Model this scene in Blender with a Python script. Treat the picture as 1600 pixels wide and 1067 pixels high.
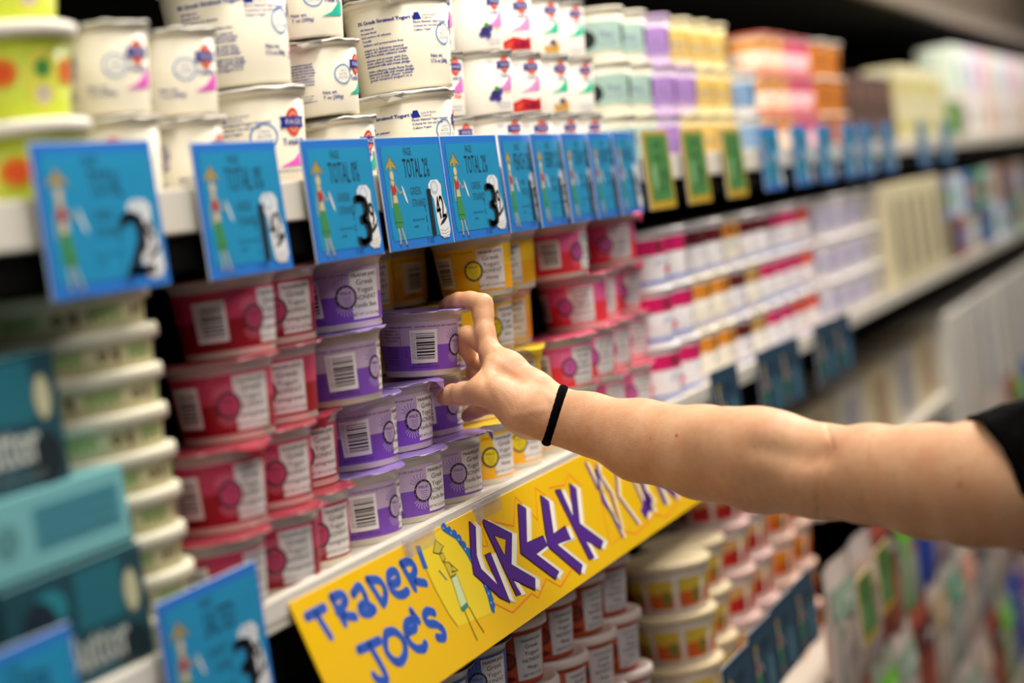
import bpy, math, random
import numpy as np
random.seed(7)
PI = math.pi
S = bpy.context.scene
COL = S.collection
for o in list(bpy.data.objects): bpy.data.objects.remove(o)

# ---------------- camera ----------------
# shelf frame: X runs along the shelf away to the right, Y into the shelf (0 = front edge), Z up
R = np.array([[0.35846846, 0.10970371, -0.9270736],
              [-0.92248914, -0.11073475, -0.36979941],
              [-0.14322763, 0.98777675, 0.06150557]])      # columns: camera right / up / back in the world
CAM = np.array([0.0, -0.844, 0.0])
import mathutils
cd = bpy.data.cameras.new('camera'); cam = bpy.data.objects.new('camera', cd); COL.objects.link(cam)
M = mathutils.Matrix([[R[i][0], R[i][1], R[i][2], CAM[i]] for i in range(3)] + [[0, 0, 0, 1]])
cam.matrix_world = M
cd.sensor_width = 36; cd.lens = 36 * 3000 / 1600
cd.dof.use_dof = True; cd.dof.focus_distance = 2.10; cd.dof.aperture_fstop = 2.05
cd.clip_start = 0.05
S.camera = cam

# ---------------- light ----------------
w = bpy.data.worlds.new('store_air'); S.world = w; w.use_nodes = True
w.node_tree.nodes['Background'].inputs[0].default_value = (0.86, 0.88, 1.0, 1)
w.node_tree.nodes['Background'].inputs[1].default_value = 0.09
def area(name, loc, rot, sx, sy, power, col):
    l = bpy.data.lights.new(name, 'AREA'); l.shape = 'RECTANGLE'; l.size = sx; l.size_y = sy
    l.energy = power; l.color = col
    o = bpy.data.objects.new(name, l); COL.objects.link(o); o.location = loc; o.rotation_euler = rot
    return o
area('ceiling_lamp', (4.4, -.70, 1.9), (math.radians(14), 0, 0), 6.9, 0.45, 128, (1.0, 0.93, 0.84))
area('ceiling_lamp', (0.6, -2.6, 1.9), (math.radians(48), 0, 0), 4.0, 0.7, 32, (1.0, 0.94, 0.88))
area('case_lamp', (4.6, -0.12, 0.47), (math.radians(16), 0, 0), 9.4, 0.05, 12, (1.0, 0.95, 0.86))

S.view_settings.view_transform = 'Standard'; S.view_settings.look = 'None'
S.view_settings.gamma = 1; S.view_settings.use_curve_mapping = False
S.view_settings.exposure = 0.35

# ---------------- materials ----------------
def lin(h):
    h = h.lstrip('#'); c = [int(h[i:i+2], 16) / 255 for i in (0, 2, 4)]
    return tuple(x / 12.92 if x <= .04045 else ((x + .055) / 1.055) ** 2.4 for x in c) + (1,)
MATS = {}
def mat(key, col=None, rough=.4, metal=0, var=0, scale=60, bump=0, trans=0, alpha=1, sss=0, coat=0, ior=1.45, spec=None):
    if key in MATS: return MATS[key]
    m = bpy.data.materials.new(key); m.use_nodes = True; MATS[key] = m
    nt = m.node_tree; b = nt.nodes['Principled BSDF']; c = lin(col)
    b.inputs['Base Color'].default_value = c; b.inputs['Roughness'].default_value = rough
    b.inputs['Metallic'].default_value = metal; b.inputs['IOR'].default_value = ior
    if spec is not None: b.inputs['Specular IOR Level'].default_value = spec
    if trans: b.inputs['Transmission Weight'].default_value = trans
    if alpha < 1: b.inputs['Alpha'].default_value = alpha
    if coat: b.inputs['Coat Weight'].default_value = coat; b.inputs['Coat Roughness'].default_value = .12
    if sss:
        b.inputs['Subsurface Weight'].default_value = sss
        b.inputs['Subsurface Radius'].default_value = (1, .35, .18); b.inputs['Subsurface Scale'].default_value = .006
    if var or bump:
        tc = nt.nodes.new('ShaderNodeTexCoord'); n = nt.nodes.new('ShaderNodeTexNoise')
        n.inputs['Scale'].default_value = scale; n.inputs['Detail'].default_value = 4
        nt.links.new(tc.outputs['Object'], n.inputs['Vector'])
        if var:
            hs = nt.nodes.new('ShaderNodeMix'); hs.data_type = 'RGBA'
            hs.inputs[6].default_value = tuple(max(0, x * (1 - var)) for x in c[:3]) + (1,)
            hs.inputs[7].default_value = tuple(min(1, x * (1 + var)) for x in c[:3]) + (1,)
            nt.links.new(n.outputs['Fac'], hs.inputs[0]); nt.links.new(hs.outputs[2], b.inputs['Base Color'])
        if bump:
            bp = nt.nodes.new('ShaderNodeBump'); bp.inputs['Strength'].default_value = bump
            bp.inputs['Distance'].default_value = .002
            nt.links.new(n.outputs['Fac'], bp.inputs['Height']); nt.links.new(bp.outputs['Normal'], b.inputs['Normal'])
    return m
def ink(h, rough=.45): return mat('ink_' + h.lstrip('#'), h, rough)

# ---------------- mesh builder ----------------
class MB:
    def __init__(s): s.v = []; s.f = []; s.mi = []; s.sm = []; s.mats = []
    def mid(s, m):
        if m not in s.mats: s.mats.append(m)
        return s.mats.index(m)
    def add(s, vs, fs, m, smooth=False):
        b = len(s.v); s.v += [tuple(map(float, p)) for p in vs]; k = s.mid(m)
        for f in fs: s.f.append(tuple(i + b for i in f)); s.mi.append(k); s.sm.append(smooth)
        return s
    def box(s, x0, x1, y0, y1, z0, z1, m, bev=0, mtop=None):
        if bev <= 0:
            vs = [(x, y, z) for z in (z0, z1) for x, y in ((x0, y0), (x1, y0), (x1, y1), (x0, y1))]
            s.add(vs, [(3, 2, 1, 0), (0, 1, 5, 4), (1, 2, 6, 5), (2, 3, 7, 6), (3, 0, 4, 7)], m)
            s.add(vs, [(4, 5, 6, 7)], mtop or m); return s
        b = bev; rings = []
        for z, k in ((z0, b), (z0 + b * .3, b * .3), (z0 + b, 0), (z1 - b, 0), (z1 - b * .3, b * .3), (z1, b)):
            X0, X1, Y0, Y1 = x0 + k, x1 - k, y0 + k, y1 - k; c = b * .7
            rings.append([(X0 + c, Y0, z), (X1 - c, Y0, z), (X1, Y0 + c, z), (X1, Y1 - c, z), (X1 - c, Y1, z), (X0 + c, Y1, z), (X0, Y1 - c, z), (X0, Y0 + c, z)])
        vs = [p for r in rings for p in r]; fs = []
        for i in range(5):
            for j in range(8): a = i * 8 + j; c2 = i * 8 + (j + 1) % 8; fs.append((a, c2, c2 + 8, a + 8))
        fs.append(tuple(range(7, -1, -1))); s.add(vs, fs, m)
        s.add(rings[5], [tuple(range(8))], mtop or m); return s
    def lathe(s, prof, ms, seg=56, cap0=True, cap1=True, cx=0, cy=0, wob=None, smooth=True):
        vs = []
        for k, (r, z) in enumerate(prof):
            for j in range(seg):
                a = 2 * PI * j / seg; rr, zz = r, z
                if wob: rr, zz = wob(k, a, r, z)
                vs.append((cx + rr * math.cos(a), cy + rr * math.sin(a), zz))
        if not isinstance(ms, list): ms = [ms] * (len(prof) - 1)
        b = len(s.v); s.v += vs
        for k in range(len(prof) - 1):
            q = s.mid(ms[k])
            for j in range(seg):
                n = (j + 1) % seg
                s.f.append((b + k * seg + j, b + k * seg + n, b + (k + 1) * seg + n, b + (k + 1) * seg + j)); s.mi.append(q); s.sm.append(smooth)
        if cap0: s.f.append(tuple(b + j for j in range(seg - 1, -1, -1))); s.mi.append(s.mid(ms[0])); s.sm.append(False)
        if cap1:
            o = b + (len(prof) - 1) * seg
            s.f.append(tuple(o + j for j in range(seg))); s.mi.append(s.mid(ms[-1])); s.sm.append(False)
        return s
    def mesh(s, name):
        me = bpy.data.meshes.new(name); me.from_pydata(s.v, [], s.f)
        for m in s.mats: me.materials.append(m)
        me.polygons.foreach_set('material_index', s.mi); me.polygons.foreach_set('use_smooth', s.sm)
        me.update(); return me
    def build(s, name, parent=None):
        o = bpy.data.objects.new(name, s.mesh(name)); COL.objects.link(o)
        if parent: o.parent = parent
        return o

# ---------------- flat prints that are laid on a surface ----------------
_txt = {}
def glyphs(t):
    if t in _txt: return _txt[t]
    cu = bpy.data.curves.new('t', 'FONT'); cu.body = t; cu.size = 1; cu.resolution_u = 2; cu.align_x = 'CENTER'
    ob = bpy.data.objects.new('t', cu); COL.objects.link(ob)
    dg = bpy.context.evaluated_depsgraph_get(); ev = ob.evaluated_get(dg); me = ev.to_mesh()
    vs = [(v.co.x, v.co.y) for v in me.vertices]; fs = [tuple(p.vertices) for p in me.polygons]
    ev.to_mesh_clear(); bpy.data.objects.remove(ob); bpy.data.curves.remove(cu)
    _txt[t] = (vs, fs); return _txt[t]
def strokepoly(pts, wd):
    pts = [np.array(p, float) for p in pts]; L = []; Rr = []
    for i, p in enumerate(pts):
        a = pts[max(i - 1, 0)]; b = pts[min(i + 1, len(pts) - 1)]; d = b - a; n = np.linalg.norm(d) or 1
        q = np.array([-d[1], d[0]]) / n * wd / 2; L.append(p + q); Rr.append(p - q)
    return L, Rr
class Print:
    """collects coloured 2-D shapes; fm(u, v, layer) lays them on the surface"""
    def __init__(s, mb, fm, eps=.00012): s.mb = mb; s.fm = fm; s.eps = eps
    def _put(s, vs, fs, m, lay, small=False):
        if isinstance(m, str): m = ink(m)
        if getattr(s.fm, 'rm', 0) and not small:          # follow the curve of the tub
            vs = [tuple(map(float, p)) for p in vs]; T = [(f[0], f[i], f[i + 1]) for f in fs for i in range(1, len(f) - 1)]; cache = {}
            for _ in range(4):
                O = []; ch = False
                for t in T:
                    if max(abs(vs[t[i]][0] - vs[t[i - 1]][0]) for i in range(3)) < .0042: O.append(t); continue
                    ch = True; mid = []
                    for i in range(3):
                        e = tuple(sorted((t[i], t[(i + 1) % 3])))
                        if e not in cache: cache[e] = len(vs); vs.append(((vs[e[0]][0] + vs[e[1]][0]) / 2, (vs[e[0]][1] + vs[e[1]][1]) / 2))
                        mid.append(cache[e])
                    O += [(t[0], mid[0], mid[2]), (mid[0], t[1], mid[1]), (mid[2], mid[1], t[2]), tuple(mid)]
                T = O
                if not ch: break
            fs = T
        s.mb.add([s.fm(u, v, lay * s.eps) for u, v in vs], fs, m)
    def rect(s, u0, u1, v0, v1, m, lay=1, step=.003):
        n = max(1, int(abs(u1 - u0) / step)); vs = []; fs = []
        for i in range(n + 1):
            u = u0 + (u1 - u0) * i / n; vs += [(u, v0), (u, v1)]
            if i: k = 2 * i; fs.append((k - 2, k, k + 1, k - 1))
        s._put(vs, fs, m, lay)
    def disc(s, u, v, r, m, lay=2, ry=None, n=24, r0=0, r0y=None):
        ry = ry or r; vs = []; fs = []
        rings = [r0 / r if r0 else 0, .5 + (r0 / r) / 2 if r0 else .5, 1]
        for t in rings:
            for j in range(n): a = 2 * PI * j / n; vs.append((u + r * t * math.cos(a), v + ry * t * math.sin(a)))
        for k in range(2):
            for j in range(n): a = k * n + j; b = k * n + (j + 1) % n; fs.append((a, b, b + n, a + n))
        s._put(vs, fs, m, lay)
    def line(s, pts, wd, m, lay=2):
        L, Rr = strokepoly(pts, wd); vs = L + Rr; n = len(L)
        s._put(vs, [(i, n + i, n + i + 1, i + 1) for i in range(n - 1)], m, lay)
    def brush(s, pts, wd, m, lay=2, k=6):
        # rounded, smoothed stroke
        P_ = [np.array(p, float) for p in pts]; out = []
        if len(P_) > 2:
            Q_ = [2 * P_[0] - P_[1]] + P_ + [2 * P_[-1] - P_[-2]]
            for i in range(1, len(Q_) - 2):
                for j in range(k):
                    t = j / k; a, b, c, d = Q_[i - 1:i + 3]
                    out.append(.5 * ((2 * b) + (c - a) * t + (2 * a - 5 * b + 4 * c - d) * t * t + (3 * b - a - 3 * c + d) * t ** 3))
            out.append(P_[-1])
        else: out = P_
        s.line(out, wd, m, lay)
        for i, q in enumerate(out):
            if i % 2 == 0 or i == len(out) - 1: s.disc(q[0], q[1], wd / 2, m, lay + .02 * (i % 7), n=12)
    def poly(s, pts, m, lay=2):
        from mathutils.geometry import tessellate_polygon
        t = tessellate_polygon([[mathutils.Vector((p[0], p[1], 0)) for p in pts]])
        s._put(pts, [tuple(x) for x in t], m, lay)
    def text(s, t, u, v, h, m, lay=2, sx=1, bold=0, rot=0, align='c', shear=0):
        vs, fs = glyphs(t)
        if not vs: return
        xs = [p[0] for p in vs]; off = 0
        if align == 'l': off = -min(xs)
        if align == 'r': off = -max(xs)
        k = h / .73; c, sn = math.cos(rot), math.sin(rot)
        for d in ([0] if not bold else [-bold, bold]):
            out = []
            for x, y in vs:
                X = (x + off) * k * sx + y * k * shear + d; Y = y * k
                out.append((u + X * c - Y * sn, v + X * sn + Y * c))
            s._put(out, fs, m, lay, h < .0042)
def cone(r0, r1, h0, h1):
    rm = (r0 + r1) / 2
    def fm(u, v, e):
        t = (v - h0) / (h1 - h0); r = r0 + (r1 - r0) * t + .0002 + e; a = u / rm
        return (r * math.cos(a), r * math.sin(a), v)
    fm.rm = rm; return fm
def face_front(x0, y, z0):           # front face, looking to -Y
    return lambda u, v, e: (x0 + u, y - .0002 - e, z0 + v)
def face_left(x, y1, z0):            # end face, looking to -X ; u runs from back to front
    return lambda u, v, e: (x - .0002 - e, y1 - u, z0 + v)

# ---------------- things ----------------
def thing(name, label, cat, loc=(0, 0, 0), rz=0, group=None, rot=None):
    o = bpy.data.objects.new(name, None); COL.objects.link(o); o.empty_display_size = .02
    o.location = loc; o.rotation_euler = rot or (0, 0, rz); o['label'] = label; o['category'] = cat
    if group: o['group'] = group
    return o
def struct(o): o['kind'] = 'structure'; return o
def dup(root, loc, rz=0, label=None, group=None, rot=None):
    r = root.copy(); COL.objects.link(r); r.location = loc; r.rotation_euler = rot or (0, 0, rz)
    if label: r['label'] = label
    if group: r['group'] = group
    for ch in root.children:
        c = ch.copy(); COL.objects.link(c); c.parent = r
        for g in ch.children: d = g.copy(); COL.objects.link(d); d.parent = c
    return r
PROTO = {}
USED = set()
AX = lambda x: 1.166 * x + .116          # layout coordinate along the shelf -> metres
def place(kind, maker, loc, rz, label, group=None, rot=None, sc=(1.166, 1, 1)):
    o = _place(kind, maker, (AX(loc[0]), loc[1], loc[2]), rz, label, group, rot); o.scale = sc; return o
def _place(kind, maker, loc, rz, label, group=None, rot=None):
    if kind not in PROTO: PROTO[kind] = maker()
    p = PROTO[kind]
    if kind not in USED:
        USED.add(kind); p.location = loc; p.rotation_euler = rot or (0, 0, rz); p['label'] = label
        if group: p['group'] = group
        return p
    return dup(p, loc, rz, label, group, rot)
def facing(x, y): return math.atan2(-.844 - y, -AX(x))      # azimuth towards where the shopper stands
ORD = ['first', 'second', 'third', 'fourth', 'fifth', 'sixth', 'seventh', 'eighth', 'ninth', 'tenth', 'eleventh', 'twelfth']

WHITE = mat('white_plastic', '#e9e2d2', .35); CREAM = mat('cream_plastic', '#ebe2cb', .35)
CREAM2 = mat('warm_white_print', '#f0e9dc', .4)
RIM = mat('clear_grey_plastic', '#b9b3b0', .3, var=.05)
STEEL = mat('foil_underside', '#c9c7c4', .28, metal=.75)

# ---------- setting ----------
def slab(name, x0, x1, y0, y1, z0, z1, m, bev=0):
    return struct(MB().box(x0, x1, y0, y1, z0, z1, m, bev).build(name))
XE = 10.6
slab('floor', -2, 13, -4, 1.2, -1.90, -1.86, mat('floor_tile', '#6f665c', .5, var=.15, scale=3))
slab('wall_back', -.5, XE, .62, .66, -1.86, 1.3, mat('case_back', '#060504', .9, var=.1, scale=5, spec=.1))
slab('wall_far', XE, XE + .05, -4, .66, -1.86, 2.2, mat('far_wall', '#8d8273', .8, var=.1, scale=2))
slab('ceiling', -2, 13, -4, 1.2, 2.2, 2.25, mat('ceiling_paint', '#b9ab98', .9, var=.05, scale=2))
BLACK = mat('black_channel', '#030303', .9, spec=.08); SHELFW = mat('shelf_white', '#d9d3c6', .35, var=.05, scale=8)
DARKM = mat('canopy_black', '#070605', .9, spec=.1)
c = thing('display_case_canopy', 'black canopy overhanging the top shelf of the refrigerated case', 'canopy', (4, .1, .45))
b = MB().box(-4, XE - 4, -.02, .5, .0, .03, DARKM); b.build('underside', c)
b = MB().box(-4, XE - 4, -.05, -.02, -.0, .34, mat('canopy_fascia', '#7d6f60', .6, var=.1, scale=4), .004); b.build('fascia', c)
def shelf(label, z, y0, x0, x1, lip, up=.004):
    t = thing('shelf', label, 'shelf', (x0, y0, z))
    L = x1 - x0
    MB().box(0, L, .004, .6 - y0, -.022, 0, SHELFW).build('shelf_board', t)
    MB().box(0, L, -.006, .003, -lip, up, mat('rail_white', '#e8e2d4', .3), .002).build('front_rail', t)
    return t
s1 = shelf('upper white shelf board carrying the white yogurt tubs behind the blue price cards', .052, .004, .60, XE, .022, .016)
MB().box(0, XE - .60, -.002, .012, -.054, -.023, BLACK, .002).build('price_channel', s1)
RAILUP = .010
s2 = shelf('middle white shelf board carrying the coloured yogurt cups above the yellow banner', -.305, .0, .60, XE, .02, RAILUP)
MB().box(0, XE - .60, .012, .02, -.07, -.021, BLACK, .002).build('price_channel', s2)
MB().box(0, 2.9, -.0072, -.006, -.010, .008, mat('rail_insert', '#f1ece2', .15, coat=.5), .0003).build('label_strip', s2)
s3 = shelf('lower white shelf board under the stacked tubs below the banner', -.86, -.05, .60, 3.6, .03)
MB().box(0, 3.0, -.01, .0, -.13, -.031, BLACK, .002).build('price_channel', s3)
slab('trim_1', .60, XE, .02, .6, -1.86, -1.75, mat('kick_panel', '#2a2622', .6))
slab('trim_2', 3.66, 5.40, .02, .6, -.662, -.642, SHELFW)
slab('trim_3', 5.42, XE, .0, .6, -.922, -.902, SHELFW)
slab('trim_4', 3.40, XE, .0, .02, -1.75, -.93, mat('peg_board', '#3a332e', .8, var=.2, scale=6))
# ---------- coloured greek yogurt cup ----------
H = .0733
FL = {  # light, dark, emblem, foil, flavour
 'crimson': ('#cc3c62', '#9c0a1e', '#cf4a74', '#b83c4e', 'Pomegranate', '#f2a0b4'),
 'purple': ('#cdb4d4', '#8450c0', '#c3a8d0', '#a184d2', 'Vanilla Bean', '#8c62c0'),
 'yellow': ('#ffcb12', '#ffb404', '#f0d818', '#f0c828', 'Honey', '#f7dc50'),
 'pink': ('#f468a2', '#fa3c4c', '#dd68b4', '#ea6080', 'Strawberry', '#f5a0c0'),
}
def cup_tub(t, foil, r=1.0):
    b = MB()
    b.lathe([(.030 * r, .0), (.0352 * r, .0), (.0362 * r, .0015), (.0358 * r, .0055), (.0366 * r, .0065), (.0405 * r, .0615), (.0409 * r, .0620),
             (.0417 * r, .0660), (.0425 * r, .0666), (.0438 * r, .0694), (.0474 * r, .0704), (.0482 * r, .0712), (.0480 * r, .0721), (.044 * r, .0722)],
            [WHITE, WHITE, WHITE, WHITE, WHITE, RIM, RIM, RIM, RIM, RIM, RIM, RIM, RIM], 64)
    b.build('tub', t)
def foil_lid(t, colr, seed, tab=True, r=1.0):
    rnd = random.Random(seed); ph = [rnd.uniform(0, 6) for _ in range(4)]
    m = mat('foil_' + colr.lstrip('#'), colr, .3, metal=.35, var=.18, scale=160, bump=.25)
    def wob(k, a, rr, z):
        if k >= 4: return rr, z + .00025 * math.sin(5 * a + ph[0]) + .0002 * math.sin(9 * a + ph[1])
        q = .0007 * math.sin(11 * a + ph[2]) + .0004 * math.sin(23 * a + ph[3])
        return rr + q * .8, z + q * (1.3 if k == 0 else .6)
    b = MB()
    b.lathe([(.0481 * r, .0720), (.0485 * r, .0723), (.0481 * r, .0728), (.0466 * r, .0730), (.044 * r, .0731), (.030 * r, .0728), (.012 * r, .0729), (.001, .0729)],
            [m] * 7, 72, cap0=False, wob=wob)
    if tab:
        T = []
        for u, dr, dz in ((-.019, -.002, .0003), (-.010, .001, .0002), (0, .002, .0002), (.010, .001, .0002), (.019, -.002, .0003)):
            T.append((.0478 * r + dr, u, .0728 + dz))
        T2 = [(.0525 * r, -.012, .0705), (.0560 * r, -.004, .0695), (.0565 * r, .003, .0693), (.0540 * r, .011, .0702)]
        T3 = [(.0545 * r, -.006, .0640), (.0550 * r, .003, .0585), (.0535 * r, .008, .0660)]
        vs = T + T2 + T3
        fs = [(0, 5, 1), (1, 5, 6), (1, 6, 2), (2, 6, 7), (2, 7, 3), (3, 7, 8), (3, 8, 4), (5, 9, 6), (6, 9, 10), (6, 10, 7), (7, 10, 11), (7, 11, 8)]
        n = len(vs); vs2 = [(x - .0004, y, z - .0005) for x, y, z in vs]
        tb = MB().add(vs + vs2, fs + [tuple(reversed([i + n for i in f])) for f in fs], m)
    # pale short strokes scattered on the foil
    pr = Print(b, lambda u, v, e: (u, v, .0731 + .0003 + e))
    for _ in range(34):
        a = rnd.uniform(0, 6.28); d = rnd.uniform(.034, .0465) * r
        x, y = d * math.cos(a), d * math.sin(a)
        pr.line([(x, y), (x + rnd.uniform(-.003, .003), y + rnd.uniform(-.003, .003))], .0009, mat('foil_pale_mark', '#f4f0f2', .25, metal=.3), 2)
    o = b.build('foil_lid', t)
    if tab: tb.build('foil_tab', o)
    return o
def barcode(P, u, v, w_, h_, lay=3):
    P.rect(u - w_ / 2, u + w_ / 2, v - h_ / 2, v + h_ / 2, '#f4efee', lay)
    y = v + h_ / 2 - .004; rnd = random.Random(3); k = 0
    while y > v - h_ / 2 + .0035:
        t = rnd.choice([.0004, .0007, .0011, .0016]) if k not in (4, 8) else .0021
        P.rect(u - w_ * .27, u + w_ * .40, y - t, y, '#1d1a22', lay + 1)
        P.line([(u - w_ * .44, y + .0012), (u - w_ * .3, y - t)], .0003, '#3a3640', lay + 1)
        y -= t + rnd.choice([.0008, .0012, .0016]); k += 1
def cup_label(t, f, r=1.0, full=True):
    lt, dk, em, fo, flav, ln = FL[f]
    b = MB(); fm = cone(.0366 * r, .0405 * r, .0065, .0615); P = Print(b, fm); D = lambda d: math.radians(d) * fm.rm
    tot = 2 * PI * fm.rm
    L = mat('label_light_' + f, lt, .42, var=.04, scale=30); K = mat('label_dark_' + f, dk, .42, var=.05, scale=30)
    P.rect(-tot / 2, tot / 2,   .0350, .0612, L, 0, .002); P.rect(-tot / 2, tot / 2, .0070, .0350, K, 0, .002)
    ikc = '#2c1f35' if f in ('purple',) else ('#4a1018' if f in ('crimson', 'pink') else '#4a3406')
    barcode(P, 0, .0340, .0262, .0370)
    if full:
        P.text('HIGH PROTEIN · GOOD SOURCE OF CALCIUM', D(3), .0550, .0021, ikc, 2, 1.15)
        P.text('PERISHABLE', D(0), .0130, .0018, ikc, 2, 1.2); P.text('KEEP REFRIGERATED', D(0), .0100, .0020, ikc, 2, 1.15)
        P.text('5013 2417', D(-25), .026, .0014, ikc, 2, 1, rot=PI / 2)
        for i in range(4): P.text('INGREDIENTS CULTURED MILK'[i:i + 14 + i % 3], D(-50), .0510 - i * .0037, .0021, ikc, 2, .8)
        for i in range(6): P.text('DISTRIBUTED AND SOLD EXCLUSIVELY'[i * 2:i * 2 + 15], D(-52), .0318 - i * .0034, .0019, ikc, 2, .8)
        P.line([(D(-68), .0560), (D(-34), .0560), (D(-34), .0350)], .0003, ikc, 2)
    for s_, a0 in ((1, 53), (-1, 203)):            # front panel appears twice round the cup
        c0 = D(a0); c1 = D(a0 + 44) if s_ == 1 else D(a0 + 44)
        # feathery flourishes
        for i in range(7):
            an = math.radians(35 + i * 22); q = .0105
            P.line([(c0 - .002 + .003 * math.cos(an), .040 + .003 * math.sin(an)), (c0 - .002 + .007 * math.cos(an + .25), .042 + .007 * math.sin(an + .25)),
                    (c0 - .002 + q * math.cos(an + .1), .0425 + q * math.sin(an + .1))], .0006, ln, 1)
            an = -an
            P.line([(c0 - .001 + .003 * math.cos(an), .025 + .003 * math.sin(an)), (c0 - .001 + .007 * math.cos(an - .25), .023 + .007 * math.sin(an - .25)),
                    (c0 - .001 + q * .9 * math.cos(an - .1), .0225 + q * .9 * math.sin(an - .1))], .0006, '#d9c2ea' if f == 'purple' else ln, 1)
        P.rect(c0 + .0045, c0 + .036, .0095, .0580, '#efe9e6', 2)
        P.disc(c0, .0330, .0096, '#2e2a30', 3, ry=.0124); P.disc(c0, .0330, .0077, em, 4, ry=.0100)
        if full:
            P.text('MILK', c0, .0358, .0034, '#2a2430', 5, 1.0)
            for i in range(4): P.text('from cows not treated'[i * 4:i * 4 + 9], c0, .0325 - i * .0024, .0016, '#4a4250', 5, .9)
            for i in range(12):
                an = i * PI / 6 + .2
                P.text('rBST'[i % 4], c0 + .0086 * math.cos(an), .0330 - .0007 + .0112 * math.sin(an), .0013, '#d8d0dc', 4)
            cx = c0 + .0195
            P.text("TRADER JOE'S", cx, .0520, .0034, '#1c181c', 3, .95, bold=.00012)
            P.text('Greek', cx, .0440, .0058, '#2b272b', 3, .95)
            P.text('Yogurt', cx, .0362, .0054, '#2b272b', 3, .9); P.text('NONFAT', cx, .0286, .0050, '#2b272b', 3, .9)
            P.text(flav, cx, .0210, .0048, '#2b272b', 3, .85); P.text('NET WT 5.3 OZ (150g)', cx, .0128, .0030, '#2b272b', 3, .8)
        else:
            for i, q in enumerate((.026, .014, .018, .019, .024)): P.rect(c0 + .0185 - q / 2, c0 + .0185 + q / 2, .0465 - i * .0075, .0485 - i * .0075, '#6b6468', 3)
    b.build('label', t)
def mk_cup(f, seed, full=True, r=1.0, tab=True):
    def mk():
        t = thing('yogurt_cup', '', 'yogurt cup'); cup_tub(t, FL[f][3], r); cup_label(t, f, r, full); foil_lid(t, FL[f][3], seed, tab, r)
        return t
    return mk
ZB = [-.0845, -.1580, -.2315, -.3050]        # bases of the four tiers, top tier first
TIER = ['top tier', 'second tier down', 'third tier down', 'bottom tier']
WORD = {'crimson': 'crimson and pink', 'purple': 'purple and lilac', 'yellow': 'yellow', 'pink': 'bright pink and red'}
# (tier, colour, x, y, barcode offset in degrees from the viewer, foil tab azimuth offset or None)
CUPS = [
 (0, 'crimson', 1.2256, 0.050, -18, None, 'left end of its tier'), (0, 'crimson', 1.3218, 0.065, -45, None, 'against the lone purple cup'),
 (0, 'purple', 1.4254, 0.050, -42, None, 'the only purple one on its tier'),
 (0, 'yellow', 1.7479, 0.050, -55, None, 'just right of the dark gap'), (0, 'yellow', 1.8451, 0.062, -70, None, 'against the pink cups'),
 (0, 'pink', 1.9932, 0.050, -10, None, 'barcode showing'), (0, 'pink', 2.1793, 0.050, -52, 60, 'right end of its tier'),
 (1, 'crimson', 1.2042, 0.050, -48, None, 'left end of its tier'), (1, 'crimson', 1.2990, 0.062, -60, None, 'against the purple cup'),
 (1, 'purple', 1.4031, 0.050, 6, None, 'barcode outward, left of the gripped cup'),
 (1, 'yellow', 1.6954, 0.068, -95, None, 'seen between the fingers'), (1, 'yellow', 1.7933, 0.080, -24, None, 'right of the hand'),
 (1, 'yellow', 1.8901, 0.098, -50, None, 'against the pink cups'),
 (1, 'pink', 2.0369, 0.050, -70, None, 'wide white panel showing'), (1, 'pink', 2.1357, 0.068, -50, None, 'middle of three'), (1, 'pink', 2.2366, 0.075, -30, 50, 'right end of its tier'),
 (2, 'crimson', 1.1630, 0.044, -37, 40, 'left end of its tier'), (2, 'crimson', 1.2611, 0.057, -40, None, 'middle of three'), (2, 'crimson', 1.3552, 0.084, -40, 30, 'against the purple cups'),
 (2, 'purple', 1.4502, 0.069, 1, None, 'barcode facing out'), (2, 'purple', 1.5468, 0.078, -20, 74, 'its foil tab folded down beside the thumb'),
 (2, 'purple', 1.6456, 0.089, -4, None, 'under the cup being taken'),
 (2, 'yellow', 1.7426, 0.087, -60, None, 'in the shade under the palm'), (2, 'yellow', 1.8413, 0.074, -50, 45, 'its foil tab sticking out right of the hand'),
 (2, 'pink', 1.9417, 0.044, -35, None, 'left end of the pink ones'), (2, 'pink', 2.0420, 0.052, -35, None, 'second of the pink ones'),
 (2, 'pink', 2.1384, 0.064, -35, None, 'third of the pink ones'), (2, 'pink', 2.2395, 0.077, -35, None, 'right end of its tier'),
 (3, 'crimson', 1.1321, 0.037, -25, None, 'left end of its tier'), (3, 'crimson', 1.2290, 0.042, -50, None, 'middle of three'), (3, 'crimson', 1.3238, 0.065, -35, None, 'against the purple cups'),
 (3, 'purple', 1.4227, 0.062, 6, None, 'barcode facing out'), (3, 'purple', 1.5209, 0.062, -24, None, 'middle of three'), (3, 'purple', 1.6167, 0.062, -30, 100, 'against the yellow cups'),
 (3, 'yellow', 1.7159, 0.067, -32, None, 'against the purple cups'), (3, 'yellow', 1.8157, 0.074, -32, None, 'middle of three'), (3, 'yellow', 1.9152, 0.080, -60, None, 'against the pink cups'),
 (3, 'pink', 2.0104, 0.075, -30, None, 'behind the forearm'), (3, 'pink', 2.1107, 0.072, -35, None, 'above the right end of the banner'), (3, 'pink', 2.2063, 0.067, -35, None, 'right end of its tier'),
 # second rank, seen through the dark gap of the top tier
 (0, 'yellow', 1.5841, 0.165, -90, None, 'set back in the dark gap, left one'), (0, 'yellow', 1.6733, 0.170, -45, None, 'set back in the dark gap, ringed emblem showing'),
 (0, 'yellow', 1.7685, 0.175, 40, None, 'set back in the gap, barcode showing'),
 (0, 'crimson', 1.4897, 0.165, -20, None, 'set back in the dark behind the purple cup'),
 (1, 'yellow', 1.5841, 0.190, -60, None, 'set back behind the cup being taken'), (1, 'yellow', 1.6733, 0.190, -60, None, 'set back behind the hand'),
 (1, 'yellow', 1.4897, 0.190, -60, None, 'set back behind the purple cups'),
]
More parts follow.
